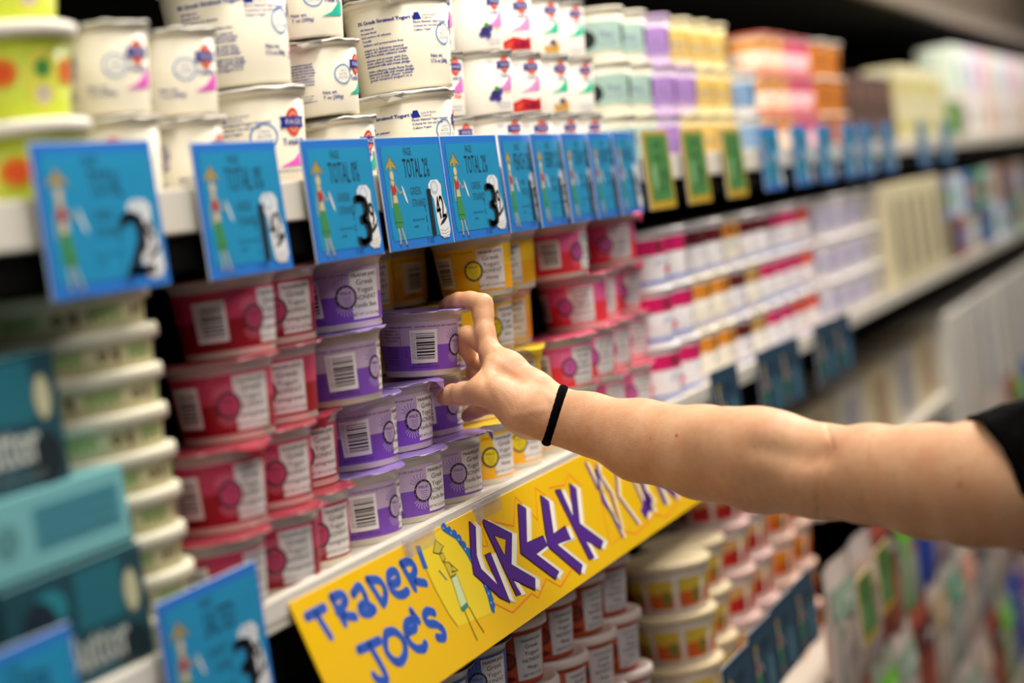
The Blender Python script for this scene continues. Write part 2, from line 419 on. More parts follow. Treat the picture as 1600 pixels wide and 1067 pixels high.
for tier, f, x, y, off, tab, where in CUPS:
    k = f + ('_tab' if tab is not None else '')
    az = facing(x, y) + (math.radians(off) )
    near = 1.3 < x < 1.9
    o = place('cup_' + k, mk_cup(f, hash(k) % 97 if 0 else len(k) * 7, True, 1.0, tab is not None), (x, y, ZB[tier]), az,
              WORD[f] + ' yogurt cup, ' + TIER[tier] + ', ' + where, 'coloured yogurt cups on the middle shelf', sc=(1.16, 1.16, 1))
    for ch in o.children:
        if ch.name.startswith('foil_lid'): ch.rotation_euler.z = (math.radians(tab) + facing(x, y) - az) if tab is not None else random.uniform(0, 6)
# the cup in the fingers
hx = 1.5969
az = facing(hx, .058)
o = place('cup_purple', None, (hx, .058, -.1560), 0, 'purple and lilac yogurt cup gripped between finger and thumb, barcode facing out', 'coloured yogurt cups on the middle shelf', sc=(1.16, 1.16, 1))
v = mathutils.Vector((math.cos(az), math.sin(az), 0))     # tipped a few degrees as it is pulled out
o.rotation_euler = (mathutils.Matrix.Rotation(math.radians(-5.0), 3, v) @ mathutils.Matrix.Rotation(az + math.radians(3), 3, 'Z')).to_euler()
# ---------- white strained yogurt tubs ----------
NAVY = '#1b2f9c'; ORNG = '#f0532c'
def brand_logo(P, u, v, s, lay=2):
    P.disc(u, v, s * .62, ORNG, lay, ry=s * .86); P.disc(u, v, s * .40, '#f7c9b4', lay + 1, ry=s * .60); P.disc(u, v, s * .33, ORNG, lay + 2, ry=s * .5)
    P.poly([(u - s, v - s * .36), (u - s * .9, v), (u - s, v + s * .36), (u, v + s * .30), (u + s, v + s * .36), (u + s * .9, v), (u + s, v - s * .36), (u, v - s * .28)], NAVY, lay + 3)
    P.text('FAGE', u, v - s * .16, s * .34, '#f6f2ee', lay + 4, 1.15)
def swoosh(P, u, v, s, colr, lay=2):
    P.poly([(u - s, v - s * .42), (u - s * .2, v - s * .1), (u + s * .55, v + s * .55), (u + s, v + s * .62), (u + s, v - s * .32), (u + s * .2, v - s * .36)], colr, lay)
def seal(P, u, v, r, lay=2):
    P.disc(u, v, r, '#6f9fe0', lay, ry=r * 1.05, r0=r * .86)
    for i, q in enumerate(('LIVE &', 'ACTIVE', 'CULTURE')): P.text(q, u, v + r * (.28 - .38 * i), r * .27, '#4f84d0', lay, .8, shear=.2)
def textblock(P, u, v, w_, n, h, dv, lay=2, seed=1, c=NAVY, align='l'):
    h = h * 1.15
    rnd = random.Random(seed); words = 'greek strained yogurt is a delicious natural source of calcium and protein with live active cultures made from fresh pasteurized milk and cream pledge not to treat their cows'.split()
    for i in range(n):
        t = ' '.join(words[(i * 5 + j + seed) % len(words)] for j in range(5))
        P.text(t, u, v - i * dv, h, c, lay, w_ / (len(t) * h * .72), align=align, bold=.00012)
def tub_body(t, r, h, name='tub', m=None, fl=.94, seg=64):
    m = m or CREAM; b = MB()
    b.lathe([(r * fl * .86, 0), (r * fl * .90, .0006), (r * fl * .90, h * .03), (r * .985 * .98, h * .86), (r * .955, h * .865), (r * .965, h * .905), (r * 1.01, h * .91), (r * 1.012, h * .96), (r, h * .975), (r * .96, h * .98)], m, seg)
    return b.build(name, t)
def tub_foil(t, r, h, seed, m=None, tab=True):
    rnd = random.Random(seed); ph = rnd.uniform(0, 6); m = m or mat('white_foil', '#d9d5ca', .3, metal=.3, bump=.3, scale=90)
    def wob(k, a, rr, z):
        q = .0007 * math.sin(7 * a + ph) + .0005 * math.sin(13 * a); return (rr + q, z + q) if k < 3 else (rr, z)
    b = MB(); b.lathe([(r * 1.03, h * .955), (r * 1.05, h * .965), (r * 1.03, h * .985), (r * .93, h * .995), (r * .3, h), (.001, h)], m, 64, cap0=False, wob=wob)
    if tab:
        pts = [(r * 1.0, -.014, h * .985), (r * 1.0, .014, h * .985), (r + .006, .009, h * .96), (r + .009, .002, h * .95), (r + .007, -.010, h * .955), (r + .004, .012, h * .915), (r + .006, -.004, h * .90)]
        fs = [(0, 1, 2), (0, 2, 3), (0, 3, 4), (3, 2, 5), (3, 5, 6), (4, 3, 6)]
        n = len(pts); b.add(pts + [(x - .0005, y, z - .0006) for x, y, z in pts], fs + [tuple(reversed([i + n for i in f])) for f in fs], STEEL)
    return b.build('foil_lid', t)
def mk_big(pct, sw):
    def mk():
        t = thing('yogurt_tub', '', 'yogurt tub'); r, h = .0555, .109
        tub_body(t, r, h); tub_foil(t, r, h, 3)
        b = MB(); fm = cone(r * .90 * .94, r * .965, h * .03, h * .86); P = Print(b, fm); D = lambda d: math.radians(d) * fm.rm
        # text side faces 0 degrees, brand side 80 degrees
        P.text(pct + ' Greek Strained Yogurt is:', D(-12), .0790, .0043, NAVY, 1, .86, bold=.0003)
        for i, q in enumerate(('All Natural', 'Protein food', 'Rich source of calcium', 'Friendly', 'Additive and preservative free')):
            P.text(q, D(-44), .0725 - i * .0044, .0027, NAVY, 1, .95, align='l', bold=.00012)
        textblock(P, D(-44), .0490, .058, 3, .0026, .0034, seed=2); textblock(P, D(-44), .0370, .058, 3, .0026, .0034, seed=9)
        textblock(P, D(-44), .0245, .062, 4, .0027, .0033, seed=14)
        P.poly([(D(18), .077), (D(20), .085), (D(25), .085), (D(28), .077)], NAVY, 1); P.text('Live & Active', D(29), .0805, .0026, NAVY, 1, .9, align='l')
        P.text('Cultures', D(29), .0772, .0026, NAVY, 1, .9, align='l')
        for i, q in enumerate(('Meets National Yogurt Association', 'Criteria for Live and Active', 'Culture Yogurt')): P.text(q, D(18), .0730 - i * .0044, .0027, NAVY, 1, .85, align='l', bold=.0001)
        seal(P, D(60), .060, .0125)
        P.text('Net wt.', D(36), .0330, .0046, NAVY, 1, .9, align='l', bold=.00015); P.text('17.6 oz (500g)', D(36), .0268, .0046, NAVY, 1, .72, align='l', bold=.00015)
        brand_logo(P, D(95), .072, .016); P.text('Total ' + pct, D(96), .050, .007, NAVY, 2, .9, bold=.0003); swoosh(P, D(97), .038, .022, sw)
        P.text('Nonfat Greek Strained Yogurt', D(98), .024, .0028, NAVY, 1)
        b.build('printed_label', t); return t
    return mk
def mk_seven(sw, pct):
    def mk():
        t = thing('yogurt_tub', '', 'yogurt tub'); r, h = .0435, .077
        tub_body(t, r, h); tub_foil(t, r, h, 5, tab=True)
        b = MB(); fm = cone(r * .90 * .94, r * .965, h * .03, h * .86); P = Print(b, fm); D = lambda d: math.radians(d) * fm.rm
        textblock(P, D(-36), .052, .034, 8, .0019, .0029, seed=4); P.text('Net wt.', D(10), .0210, .0038, NAVY, 1, .9, align='l', bold=.0001)
        P.text('7 oz (200g)', D(10), .0158, .0038, NAVY, 1, .85, align='l', bold=.0001); P.rect(D(-30), D(2), .0150, .0155, NAVY, 1)
        for i in range(3): P.text('Produced in the USA'[i * 3:], D(-16), .0200 - i * .0028, .0018, NAVY, 1, .9)
        seal(P, D(42), .040, .0098); brand_logo(P, D(72), .050, .0125); P.text('Total ' + pct, D(73), .034, .0052, NAVY, 2, .9, bold=.0003); swoosh(P, D(72), .0255, .015, sw)
        b.build('printed_label', t); return t
    return mk
def mk_fruit(kind):
    def mk():
        t = thing('yogurt_cup', '', 'yogurt cup'); r, h = .0398, .079
        tub_body(t, r, h, 'tub', CREAM2, .95); tub_foil(t, r, h, 8, mat('grey_foil', '#8d8880', .3, metal=.5), tab=False)
        b = MB(); fm = cone(r * .90 * .95, r * .965, h * .03, h * .86); P = Print(b, fm); D = lambda d: math.radians(d) * fm.rm
        sw = {'peach': '#f07fd8', 'blueberry': '#f39ae2', 'strawberry': '#f3a4dc', 'honey': '#35d8a8', 'plain': '#35d8a8'}[kind]
        P.text('Strained', D(8), .0655, .0016, NAVY, 1, align='l'); P.text('Yogurt', D(8), .0628, .0020, NAVY, 1, align='l')
        brand_logo(P, D(44), .060, .0120); P.text('Total 2%', D(46), .0445, .0046, NAVY, 2, .9, bold=.0002); swoosh(P, D(40), .035, .0165, sw)
        if kind == 'peach': P.text('with', D(46), .0265, .003, ORNG, 2); P.text('Peach', D(46), .0225, .0040, ORNG, 2, bold=.0003)
        if kind == 'blueberry':
            for du, dv, q in ((0, 0, .0055), (.006, .003, .0045), (.003, -.005, .0045), (-.004, -.004, .004)): P.disc(D(18) + du, .024 + dv, q, '#3a3578' if q > .0045 else '#57509a', 2 if q < .005 else 3)
            P.disc(D(18) + .002, .031, .003, '#4a9a3c', 4); P.text('Blueberry', D(50), .025, .0034, ORNG, 2, .8)
        if kind == 'strawberry':
            P.poly([(D(-28), .020), (D(-28), .028), (D(-20), .036), (D(-8), .040), (D(-10), .030), (D(-18), .022)], '#2f8f22', 3); P.line([(D(-28), .020), (D(-10), .039)], .0006, '#7fc25a', 4)
            P.poly([(D(-34), .004), (D(-34), .016), (D(-20), .013), (D(0), .016), (D(20), .021), (D(45), .017), (D(64), .020), (D(64), .004)], '#d8241a', 2)
            P.poly([(D(0), .006), (D(6), .014), (D(20), .017), (D(14), .007)], '#f0503a', 3); P.poly([(D(30), .006), (D(36), .015), (D(50), .014), (D(44), .006)], '#a81410', 3)
            for q in (-20, -5, 25, 55): P.disc(D(q), .010, .0018, '#7a120e', 4)
        if kind == 'honey':
            P.poly([(D(20), .004), (D(20), .013), (D(40), .010), (D(64), .018), (D(64), .004)], '#f2b62a', 2); P.disc(D(42), .0165, .006, '#7c5a58', 3, ry=.004)
        P.text('Lowfat Greek Strained', D(36), .0115, .0021, NAVY, 4, .9); P.text('Yogurt with Fruit', D(37), .0072, .0021, NAVY, 4, .9)
        b.build('printed_label', t); return t
    return mk
G7 = 'white strained yogurt tubs on the upper shelf'
zU = [.214, .135, .055]; TU = ['top row', 'middle row', 'lowest row']
def put(kind, mk, x, y, z, off, label, group=None):
    return place(kind, mk, (x, y, z), facing(x, y) + math.radians(off), label, group, sc=(1.16, 1.16, 1))
# large tubs
put('big0', mk_big('0%', '#f060d0'), 1.3473, .080, .1665, 0, 'large white strained yogurt tub with pink swoosh, stacked above another near the left end', G7)
put('big0', None, 1.3491, .080, .055, -42, 'large white yogurt tub with pink swoosh, lower one of its stack near the left end', G7)
put('big2', mk_big('2%', '#20c8a8'), 1.6758, .068, .1665, 0, 'large white yogurt tub covered in blue text with crumpled foil edge, fully in view', G7)
put('big2', None, 1.6552, .070, .055, -6, 'large white strained yogurt tub under the one covered in blue text, round seal showing', G7)
put('big2', None, 1.6707, .070, .278, 0, 'large white yogurt tub cut off by the picture top, above the text-covered one', G7)
put('big0', None, 1.3413, .085, .278, 0, 'large white strained yogurt tub at the very top left, only its base in view', G7)
for i, (x, y, off) in enumerate(((1.1072, .060, -18), (1.2084, .062, -18))):
    put('s0', mk_seven('#f060d0', '0%'), x, y, .1355, off, 'small white yogurt tub with pink swoosh, upper row near the lime tubs, %s one' % ['left', 'right'][i], G7)
for i, (x, y, off) in enumerate(((1.1012, .058, -62), (1.1973, .060, -5))):
    put('s0', None, x, y, .0555, off, 'small white yogurt tub with pink swoosh, lower row near the lime tubs, %s one' % ['left', 'right'][i], G7)
for i, (z, xa, xb) in enumerate(((.214, 1.4408, 1.6149), (.1345, 1.4503, 1.6123), (.055, 1.4648, 1.6544))):
    put('s2', mk_seven('#20c8a8', '2%'), xa, .055, z, [-20, 0, -14][i], 'small white yogurt tub with teal swoosh, %s, between the large tubs' % TU[i], G7)
    put('s2', None, xb - .020, .156, z, [-20, -30, -50][i], 'small white yogurt tub with teal swoosh, %s, set back beside a large tub' % TU[i], G7)
kinds = ['peach', 'blueberry', 'strawberry', 'honey', 'plain']
fx = [[1.7487, 1.8405, 1.9331, 2.0249, 2.1132], [1.753, 1.8439, 1.9383, 2.0292, 2.1201], [1.7581, 1.8491, 1.9443, 2.036, 2.1261]]
fdesc = {'peach': 'orange lettering', 'blueberry': 'blueberries printed on it', 'strawberry': 'green leaf and red strawberries printed on it', 'honey': 'honey printed on it and a teal swoosh', 'plain': 'only a teal swoosh'}
for i in range(3):
    for j, kd in enumerate(kinds):
        put('fr_' + kd, mk_fruit(kd), fx[i][j] + (.016 if j == 0 else 0), .055 + (.03 if j == 0 else 0), zU[i] + .0005, [8, 10, 12, 8, 8][j] - (10 if kd == 'strawberry' else 0),
            'small white fruit yogurt cup with %s, %s' % (fdesc[kd], TU[i]), 'white fruit yogurt cups on the upper shelf')
# ---------- price cards ----------
TEAL = mat('card_teal', '#2297c8', .3, var=.08, scale=25, coat=.3); BBLUE = mat('card_blue', '#2b7fdc', .28, var=.05, scale=12, coat=.3)
SHADEDC = mat('card_navy', '#1d3a52', .5, var=.15, scale=15)  # card blue darkened: the shade on the lower-rail cards is painted in
GREENC = mat('card_green', '#4f8a4a', .35, var=.25, scale=22); GOLD = mat('card_gold', '#c9a52e', .35, var=.1, scale=30)
def figure(P, u, s, W, H_, bv=0, tone=1):
    """slim figure in a hat, red top and green skirt, drawn u wide around u"""
    f = lambda x, y: (u + x * W, bv + y * H_)
    P.poly([f(-.085, .70), f(-.07, .755), f(-.02, .80), f(.0, .845), f(.03, .80), f(.075, .755), f(.09, .70), f(.05, .735), f(.018, .745), f(.014, .69), f(-.016, .69), f(-.02, .745), f(-.05, .735)], '#b39a4a', 3)
    P.line([f(-.085, .70), f(-.07, .755), f(-.02, .80), f(.0, .845), f(.03, .80), f(.075, .755), f(.09, .70)], .0007, '#3c3420', 4)
    P.disc(*f(.0, .665), .0042, '#d8c8a0', 4, ry=.0050); P.disc(*f(.0, .665), .0048, '#4a4028', 3, ry=.0056)
    P.poly([f(-.02, .63), f(.0, .64), f(.02, .62), f(.045, .53), f(.03, .49), f(.045, .40), f(-.03, .40), f(-.015, .50), f(-.04, .55)], '#d8c48a', 3)
    P.poly([f(-.022, .60), f(0, .56), f(.022, .60), f(.042, .53), f(.02, .49), f(-.02, .49), f(-.038, .54)], '#b23646', 4)
    P.line([f(-.03, .58), f(-.055, .48), f(-.055, .38)], .0016, '#c8b070', 3); P.line([f(.03, .58), f(.09, .50), f(.125, .52)], .0016, '#c8b070', 3)
    P.poly([f(-.04, .42), f(.04, .42), f(.075, .25), f(.06, .20), f(-.03, .20), f(-.045, .25)], '#3f8f52', 4)
    P.line([f(-.045, .25), f(.07, .24)], .0006, '#2c5c38', 5)
    P.line([f(-.01, .20), f(.0, .12), f(-.01, .05)], .0022, '#c8b480', 3); P.line([f(.04, .20), f(.06, .12), f(.085, .04)], .0022, '#c8b480', 3)
    P.line([f(-.01, .05), f(-.0, .035)], .0028, '#5a5a48', 4); P.line([f(.085, .045), f(.1, .03)], .0028, '#5a5a48', 4)
    P.poly([f(.125, .58), f(.15, .54), f(.185, .44), f(.19, .40), (f(.165, .43)), f(.14, .50)], '#eceee8', 4)
def scroll(P, W, H_, price, c0=.83):
    f = lambda x, y: (x * W, y * H_)
    P.poly([f(.70, .50), f(.70, .56), f(.75, .60), f(.86, .60), f(.91, .55), f(.90, .45), f(.95, .30), f(.965, .12), f(.93, .055), f(.84, .05), f(.79, .08), f(.77, .20), f(.76, .42)], '#ececec', 3)
    P.disc(*f(.79, .53), .0085, '#b9c9d8', 4, ry=.0075); P.disc(*f(.79, .53), .0060, '#dfe8ee', 5, ry=.0050)
    for q in (.07, .10, .13): P.line([f(.80, q), f(.87, q - .012), f(.94, q + .01)], .0005, '#8d97a2', 4)
    P.text(price[0], f(.69 if price[0] == '1' else .74, 0)[0], .09 * H_, .46 * H_, '#20232d', 7, 1.0 if price[0] != '1' else .62, bold=.0022)
    P.text(price[1:], f(.855, 0)[0], .24 * H_, .22 * H_, '#232631', 6, .56, bold=.0003, rot=.12)
    P.poly([f(.80, .17), f(.84, .21), f(.93, .27), f(.95, .31), f(.94, .24), f(.87, .19)], '#232631', 5)
def mk_card(style, W, title, price, sub=('GREEK', 'STRAINED'), Hc=.117):
    def mk():
        t = thing('price_card', '', 'price card')
        MB().box(-.0012, W + .0012, .0008, .0020, -.0010, Hc + .0012, mat('card_sleeve', '#d7dde4', .2, coat=.6), .0004).build('sleeve', t)
        MB().box(W * .3, W * .7, .002, .009, Hc * .38, Hc * .62, mat('clip_grey', '#9a9ca0', .3), .001).build('clip', t)
        b = MB(); outer = {'blue': BBLUE, 'navy': SHADEDC, 'green': GOLD}[style]  # 'navy' style is a blue card with shade put into its colour
        b.box(0, W, -.0006, .0008, 0, Hc, outer); P = Print(b, face_front(0, -.0006, 0), .00010)
        if style == 'blue':
            m = .0075
            P.rect(m, W - m * .7, Hc * .085, Hc * .93, TEAL, 1, .05); P.rect(m * .8, W - m * .5, Hc * .12, Hc * .90, TEAL, 1.3, .05)
            figure(P, W * .15, 1, W, Hc)
            P.text('FAGE', W * .44, Hc * .84, .0085, '#1f4a5c', 3, .62); P.text(title, W * .55, Hc * .635, Hc * .185, '#122a38', 3, .42 if len(title) < 9 else .30)
            P.text(sub[0], W * .49, Hc * .48, .0085, '#28627a', 3, .72); P.text(sub[1], W * .52, Hc * .37, .0085, '#28627a', 3, .60)
            P.text('only at our store', W * .47, Hc * .24, .0035, '#1f5870', 3, .8); P.text('nonfat', W * .42, Hc * .18, .0035, '#1f5870', 3, .8)
            for i, q in enumerate('TSI'): P.text(q, W * .60, Hc * (.31 - .09 * i), .0070, '#1b2b3a', 4, .7)
            scroll(P, W, Hc, price); P.text('7 OZ', W * .62, Hc * .03, .005, '#1d2a55', 3)
        elif style == 'green':
            P.rect(.010, W - .008, .012, Hc - .006, GREENC, 1, .05)
            P.text(title, W * .5, Hc * .78, .010, '#2b4a22', 3, .8); P.text(sub[0], W * .5, Hc * .62, .009, '#2b4a22', 3, .8)
            P.text(price, W * .60, Hc * .22, .034, '#274a30', 3, .7); P.disc(W * .3, Hc * .42, .012, '#7fae78', 2, ry=.02)
        else:
            P.rect(.009, W - .007, .010, Hc - .009, mat('card_shaded_inner', '#22455c', .5, var=.2, scale=20), 1, .05)  # inner panel carries the same painted shade
            figure(P, W * .2, 1, W, Hc); P.text(title, W * .56, Hc * .66, .016, '#0f1f2e', 3, .5); P.text(price, W * .72, Hc * .14, .04, '#10161f', 3, .5)
            P.disc(W * .72, Hc * .3, .013, '#4f7f92', 2, ry=.03)
        b.build('card', t); return t
    return mk
GC = 'blue price cards along the upper shelf'
def card(key, mk, x, z, label, y=-.010, rz=0, group=GC, rx=0):
    return place('card_' + key, mk, (x, y, z), rz, label, group, rot=(rx, 0, rz))
Z0 = -.0125
card('a', mk_card('blue', .140, 'TOTAL', '299'), .926, Z0 + .003, 'blurred blue price card nearest the viewer, leftmost on the upper shelf', rz=.0, y=-.012)
card('b', mk_card('blue', .127, 'TOTAL 0%', '142'), 1.126, Z0, 'blue price card reading TOTAL 0% with the figure 1, second from the left')
card('c', mk_card('blue', .127, 'TOTAL 0%', '399'), 1.298, Z0, 'blue price card reading TOTAL 0% with a big 3, third from the left')
card('d', mk_card('blue', .141, 'TOTAL 2%', '142'), 1.441, Z0, 'sharp blue price card reading TOTAL 2% with 1.42 on a white bottle')
card('e', mk_card('blue', .141, 'TOTAL 2%', '399', ('GREEK', 'STRAINED')), 1.587, Z0, 'sharp blue price card reading TOTAL 2% with a big 3 on a white bottle')
for i, (x, nm) in enumerate(((1.738, 'PEACH'), (1.832, 'BERRY'), (1.929, 'STRAW'), (2.021, 'HONEY'), (2.112, 'PLAIN'))):
    card('f%d' % i, mk_card('blue', .104 if i == 4 else .118, nm + ' 2%', '159', ('with', nm)), x, Z0,
         'overlapping teal and blue price card under the fruit yogurt cups, %s of five' % ORD[i], rz=math.radians(3.5))
for i, x in enumerate((2.229, 2.407, 2.615)):
    card('g', mk_card('green', .112, 'GREEK', '129') if i == 0 else None, x, Z0, 'green price card with yellow border, %s of three' % ORD[i], group='green price cards on the upper shelf')
for i, x in enumerate((2.846, 3.066, 3.262, 3.482, 3.66, 3.90, 4.36, 4.70)):
    card('b', None, x, Z0 + .002, 'out-of-focus blue price card far along the upper shelf, %s after the green ones' % ORD[i])
card('h', mk_card('blue', .136, 'SALTED', '349', ('SWEET', 'CREAM')), .980, -.371, 'blue price card on the middle shelf rail beside the yellow banner', y=-.016, group='price cards on the middle shelf rail')
card('i', mk_card('blue', .110, 'BUTTER', '279', ('SWEET', 'CREAM')), .772, -.357, 'blue price card in the bottom left corner', y=-.016, group='price cards on the middle shelf rail')
for i, (x, z) in enumerate(((2.375, -.395), (2.63, -.398), (2.76, -.400), (3.02, -.400), (3.17, -.402))):
    card('n', mk_card('navy', .125, 'YOGURT', '1') if i == 0 else None, x, z, 'price card painted in shaded blue on the middle rail above the arm, %s from the left' % ORD[i], y=-.014, rz=math.radians(-2), group='price cards on the middle shelf rail')
for i, (x, z) in enumerate(((2.07, -.775), (2.20, -.765), (2.32, -.760), (2.45, -.758))):
    card('n', None, x, z, 'price card painted in shaded blue on the lowest rail in view, %s from the left' % ORD[i], y=-.075, rz=0, group='price cards on the lowest rail')
for i, (x, z) in enumerate(((2.62, -.80), (2.78, -.79))):
    card('o', mk_card('green', .11, 'CHEESE', '2') if i == 0 else None, x, z, 'dark green price card in front of the cheese pouches, %s one' % ['left', 'right'][i], y=-.135, group='price cards on the lowest rail')

# ---------- yellow banner ----------
SG = {"blue":[[[0.0182,0.0174],[0.0537,0.0173]],[[0.0358,0.0185],[0.0424,0.0428]],[[0.0725,0.0125],[0.0756,0.0387]],[[0.0725,0.0125],[0.0912,0.0137],[0.0957,0.0197],[0.0833,0.025],[0.0717,0.0268],[0.085,0.0339],[0.0986,0.0382]],[[0.1117,0.0189],[0.1282,0.015],[0.1323,0.0216],[0.1312,0.0338],[0.138,0.0405]],[[0.1138,0.033],[0.1249,0.0321],[0.1359,0.0399],[0.1237,0.0417],[0.1121,0.0374],[0.1138,0.033]],[[0.1494,0.0134],[0.1568,0.0404]],[[0.1494,0.0134],[0.1695,0.019],[0.173,0.0294],[0.1651,0.0375],[0.1568,0.0404]],[[0.188,0.028],[0.2046,0.0283],[0.2095,0.0205],[0.2015,0.0172],[0.1907,0.0197],[0.185,0.0311],[0.1911,0.039],[0.2023,0.0419],[0.2145,0.0411]],[[0.226,0.0153],[0.2304,0.0425]],[[0.226,0.0153],[0.2426,0.016],[0.2496,0.0236],[0.2397,0.0304],[0.2296,0.0319],[0.2433,0.0385],[0.2564,0.0431]],[[0.14,0.066],[0.1559,0.0691],[0.1642,0.0802],[0.1588,0.0912],[0.1424,0.0965],[0.1307,0.0919],[0.1257,0.0806],[0.1322,0.0713],[0.14,0.066]],[[0.1799,0.0756],[0.1963,0.0763],[0.2002,0.0696],[0.188,0.0676],[0.1775,0.0724],[0.1742,0.0842],[0.1814,0.0938],[0.1947,0.0976],[0.2033,0.0949]],[[0.2038,0.0603],[0.2092,0.072]],[[0.2466,0.0729],[0.236,0.0687],[0.2248,0.071],[0.2255,0.079],[0.2407,0.0844],[0.2494,0.0933],[0.243,0.0994],[0.2314,0.0962]],[[0.0786,0.0666],[0.1217,0.0687]],[[0.1006,0.0685],[0.1041,0.0838],[0.1056,0.0999],[0.0999,0.1039],[0.0887,0.0997],[0.0853,0.0939]]],"thin":[[[0.7968,0.0092],[0.7979,0.0478]],[[0.8316,0.0177],[0.8022,0.0506],[0.8061,0.1161]],[[0.8183,0.0234],[0.833,0.0609],[0.8142,0.1058],[0.7948,0.0633],[0.8183,0.0234]],[[0.8936,0.0292],[0.8516,0.0667],[0.8772,0.1134]],[[0.9286,0.0399],[0.9256,0.0943]]],"thick":[[[0.9598,0.0543],[0.9421,0.1084]],[[0.9629,0.0892],[0.9082,0.1067]],[[1.0099,0.0704],[1.0057,0.1109]],[[1.021,0.0769],[1.0606,0.1099]]],"poly":{"G":[[0.4104,0.0088],[0.418,0.0162],[0.3909,0.0426],[0.3868,0.0597],[0.4096,0.0843],[0.4114,0.0484],[0.4251,0.0487],[0.4186,0.1067],[0.4016,0.0957],[0.3659,0.0593],[0.3817,0.0386]],"R":[[0.4445,0.0142],[0.4984,0.0428],[0.4623,0.072],[0.5052,0.1002],[0.4929,0.1097],[0.4493,0.0855],[0.453,0.1049],[0.4417,0.1036],[0.4404,0.0464],[0.44,0.0191]],"Rh":[[0.4527,0.0342],[0.4763,0.0448],[0.4561,0.0594]],"E":[[0.5489,0.0167],[0.5642,0.0246],[0.5258,0.06],[0.5769,0.0633],[0.5769,0.0736],[0.536,0.0765],[0.5748,0.1081],[0.557,0.1123],[0.499,0.0662]],"E2":[[0.6192,0.0203],[0.6349,0.0303],[0.607,0.0669],[0.65,0.0665],[0.6486,0.0815],[0.6027,0.0795],[0.6472,0.1172],[0.6298,0.1239],[0.5771,0.0757],[0.5826,0.0667]],"K":[[0.667,0.0231],[0.684,0.0249],[0.6846,0.0625],[0.7182,0.0236],[0.7321,0.032],[0.694,0.0725],[0.7403,0.107],[0.7218,0.1122],[0.6898,0.0932],[0.691,0.1166],[0.6741,0.1158]]},"oval_r":[[0.3456,0.0023],[0.3658,0.0161],[0.3745,0.0369],[0.3781,0.0585],[0.3811,0.0744],[0.3788,0.0889],[0.3715,0.1058]],"oval_l":[[0.2747,0.0065],[0.2724,0.0186],[0.2702,0.0307],[0.2705,0.0541],[0.2748,0.0816],[0.2821,0.0985]],"fig":{"hat":[[0.3001,0.0196],[0.3174,0.0089],[0.323,0.0157],[0.3283,0.0188],[0.312,0.0242]],"head":[[0.312,0.0242],[0.3203,0.0243],[0.3199,0.0316],[0.3111,0.0332]],"torso":[[0.3128,0.0336],[0.3247,0.0364],[0.3259,0.0515],[0.3126,0.0519]],"arm1":[[0.3239,0.0372],[0.3358,0.0483],[0.3205,0.0465]],"arm2":[[0.3027,0.0513],[0.2951,0.0385]],"dress":[[0.3141,0.0504],[0.3292,0.0504],[0.3236,0.084],[0.3046,0.0855]],"leg1":[[0.3106,0.0865],[0.3093,0.1051],[0.3089,0.1207]],"leg2":[[0.3239,0.0868],[0.3264,0.1034],[0.331,0.118]]},"zig":[[[0.3757,0.0938],[0.4151,0.1173],[0.4818,0.1112],[0.4922,0.1198],[0.5345,0.1064],[0.5624,0.1235],[0.6142,0.1135],[0.6414,0.1263]],[[0.4097,0.0086],[0.4177,0.0393],[0.4289,0.0418],[0.4356,0.0103],[0.5136,0.0361],[0.5516,0.0077],[0.5828,0.044],[0.6161,0.0092],[0.6548,0.0371],[0.6542,0.0168],[0.7048,0.0225],[0.7297,0.012],[0.7532,0.0342]],[[0.8038,0.0054],[0.8223,0.0167],[0.7581,0.116],[0.8307,0.1129],[0.8537,0.1219],[0.9506,0.1147],[0.9857,0.1263],[1.0868,0.1134]]],"corners":[[0.0051,0.0011],[1.1983,0.1366],[0.8027,0.0003],[0.3218,0.123]]}
YEL = mat('banner_yellow', '#f6c40c', .22, var=.05, scale=9, coat=.5)
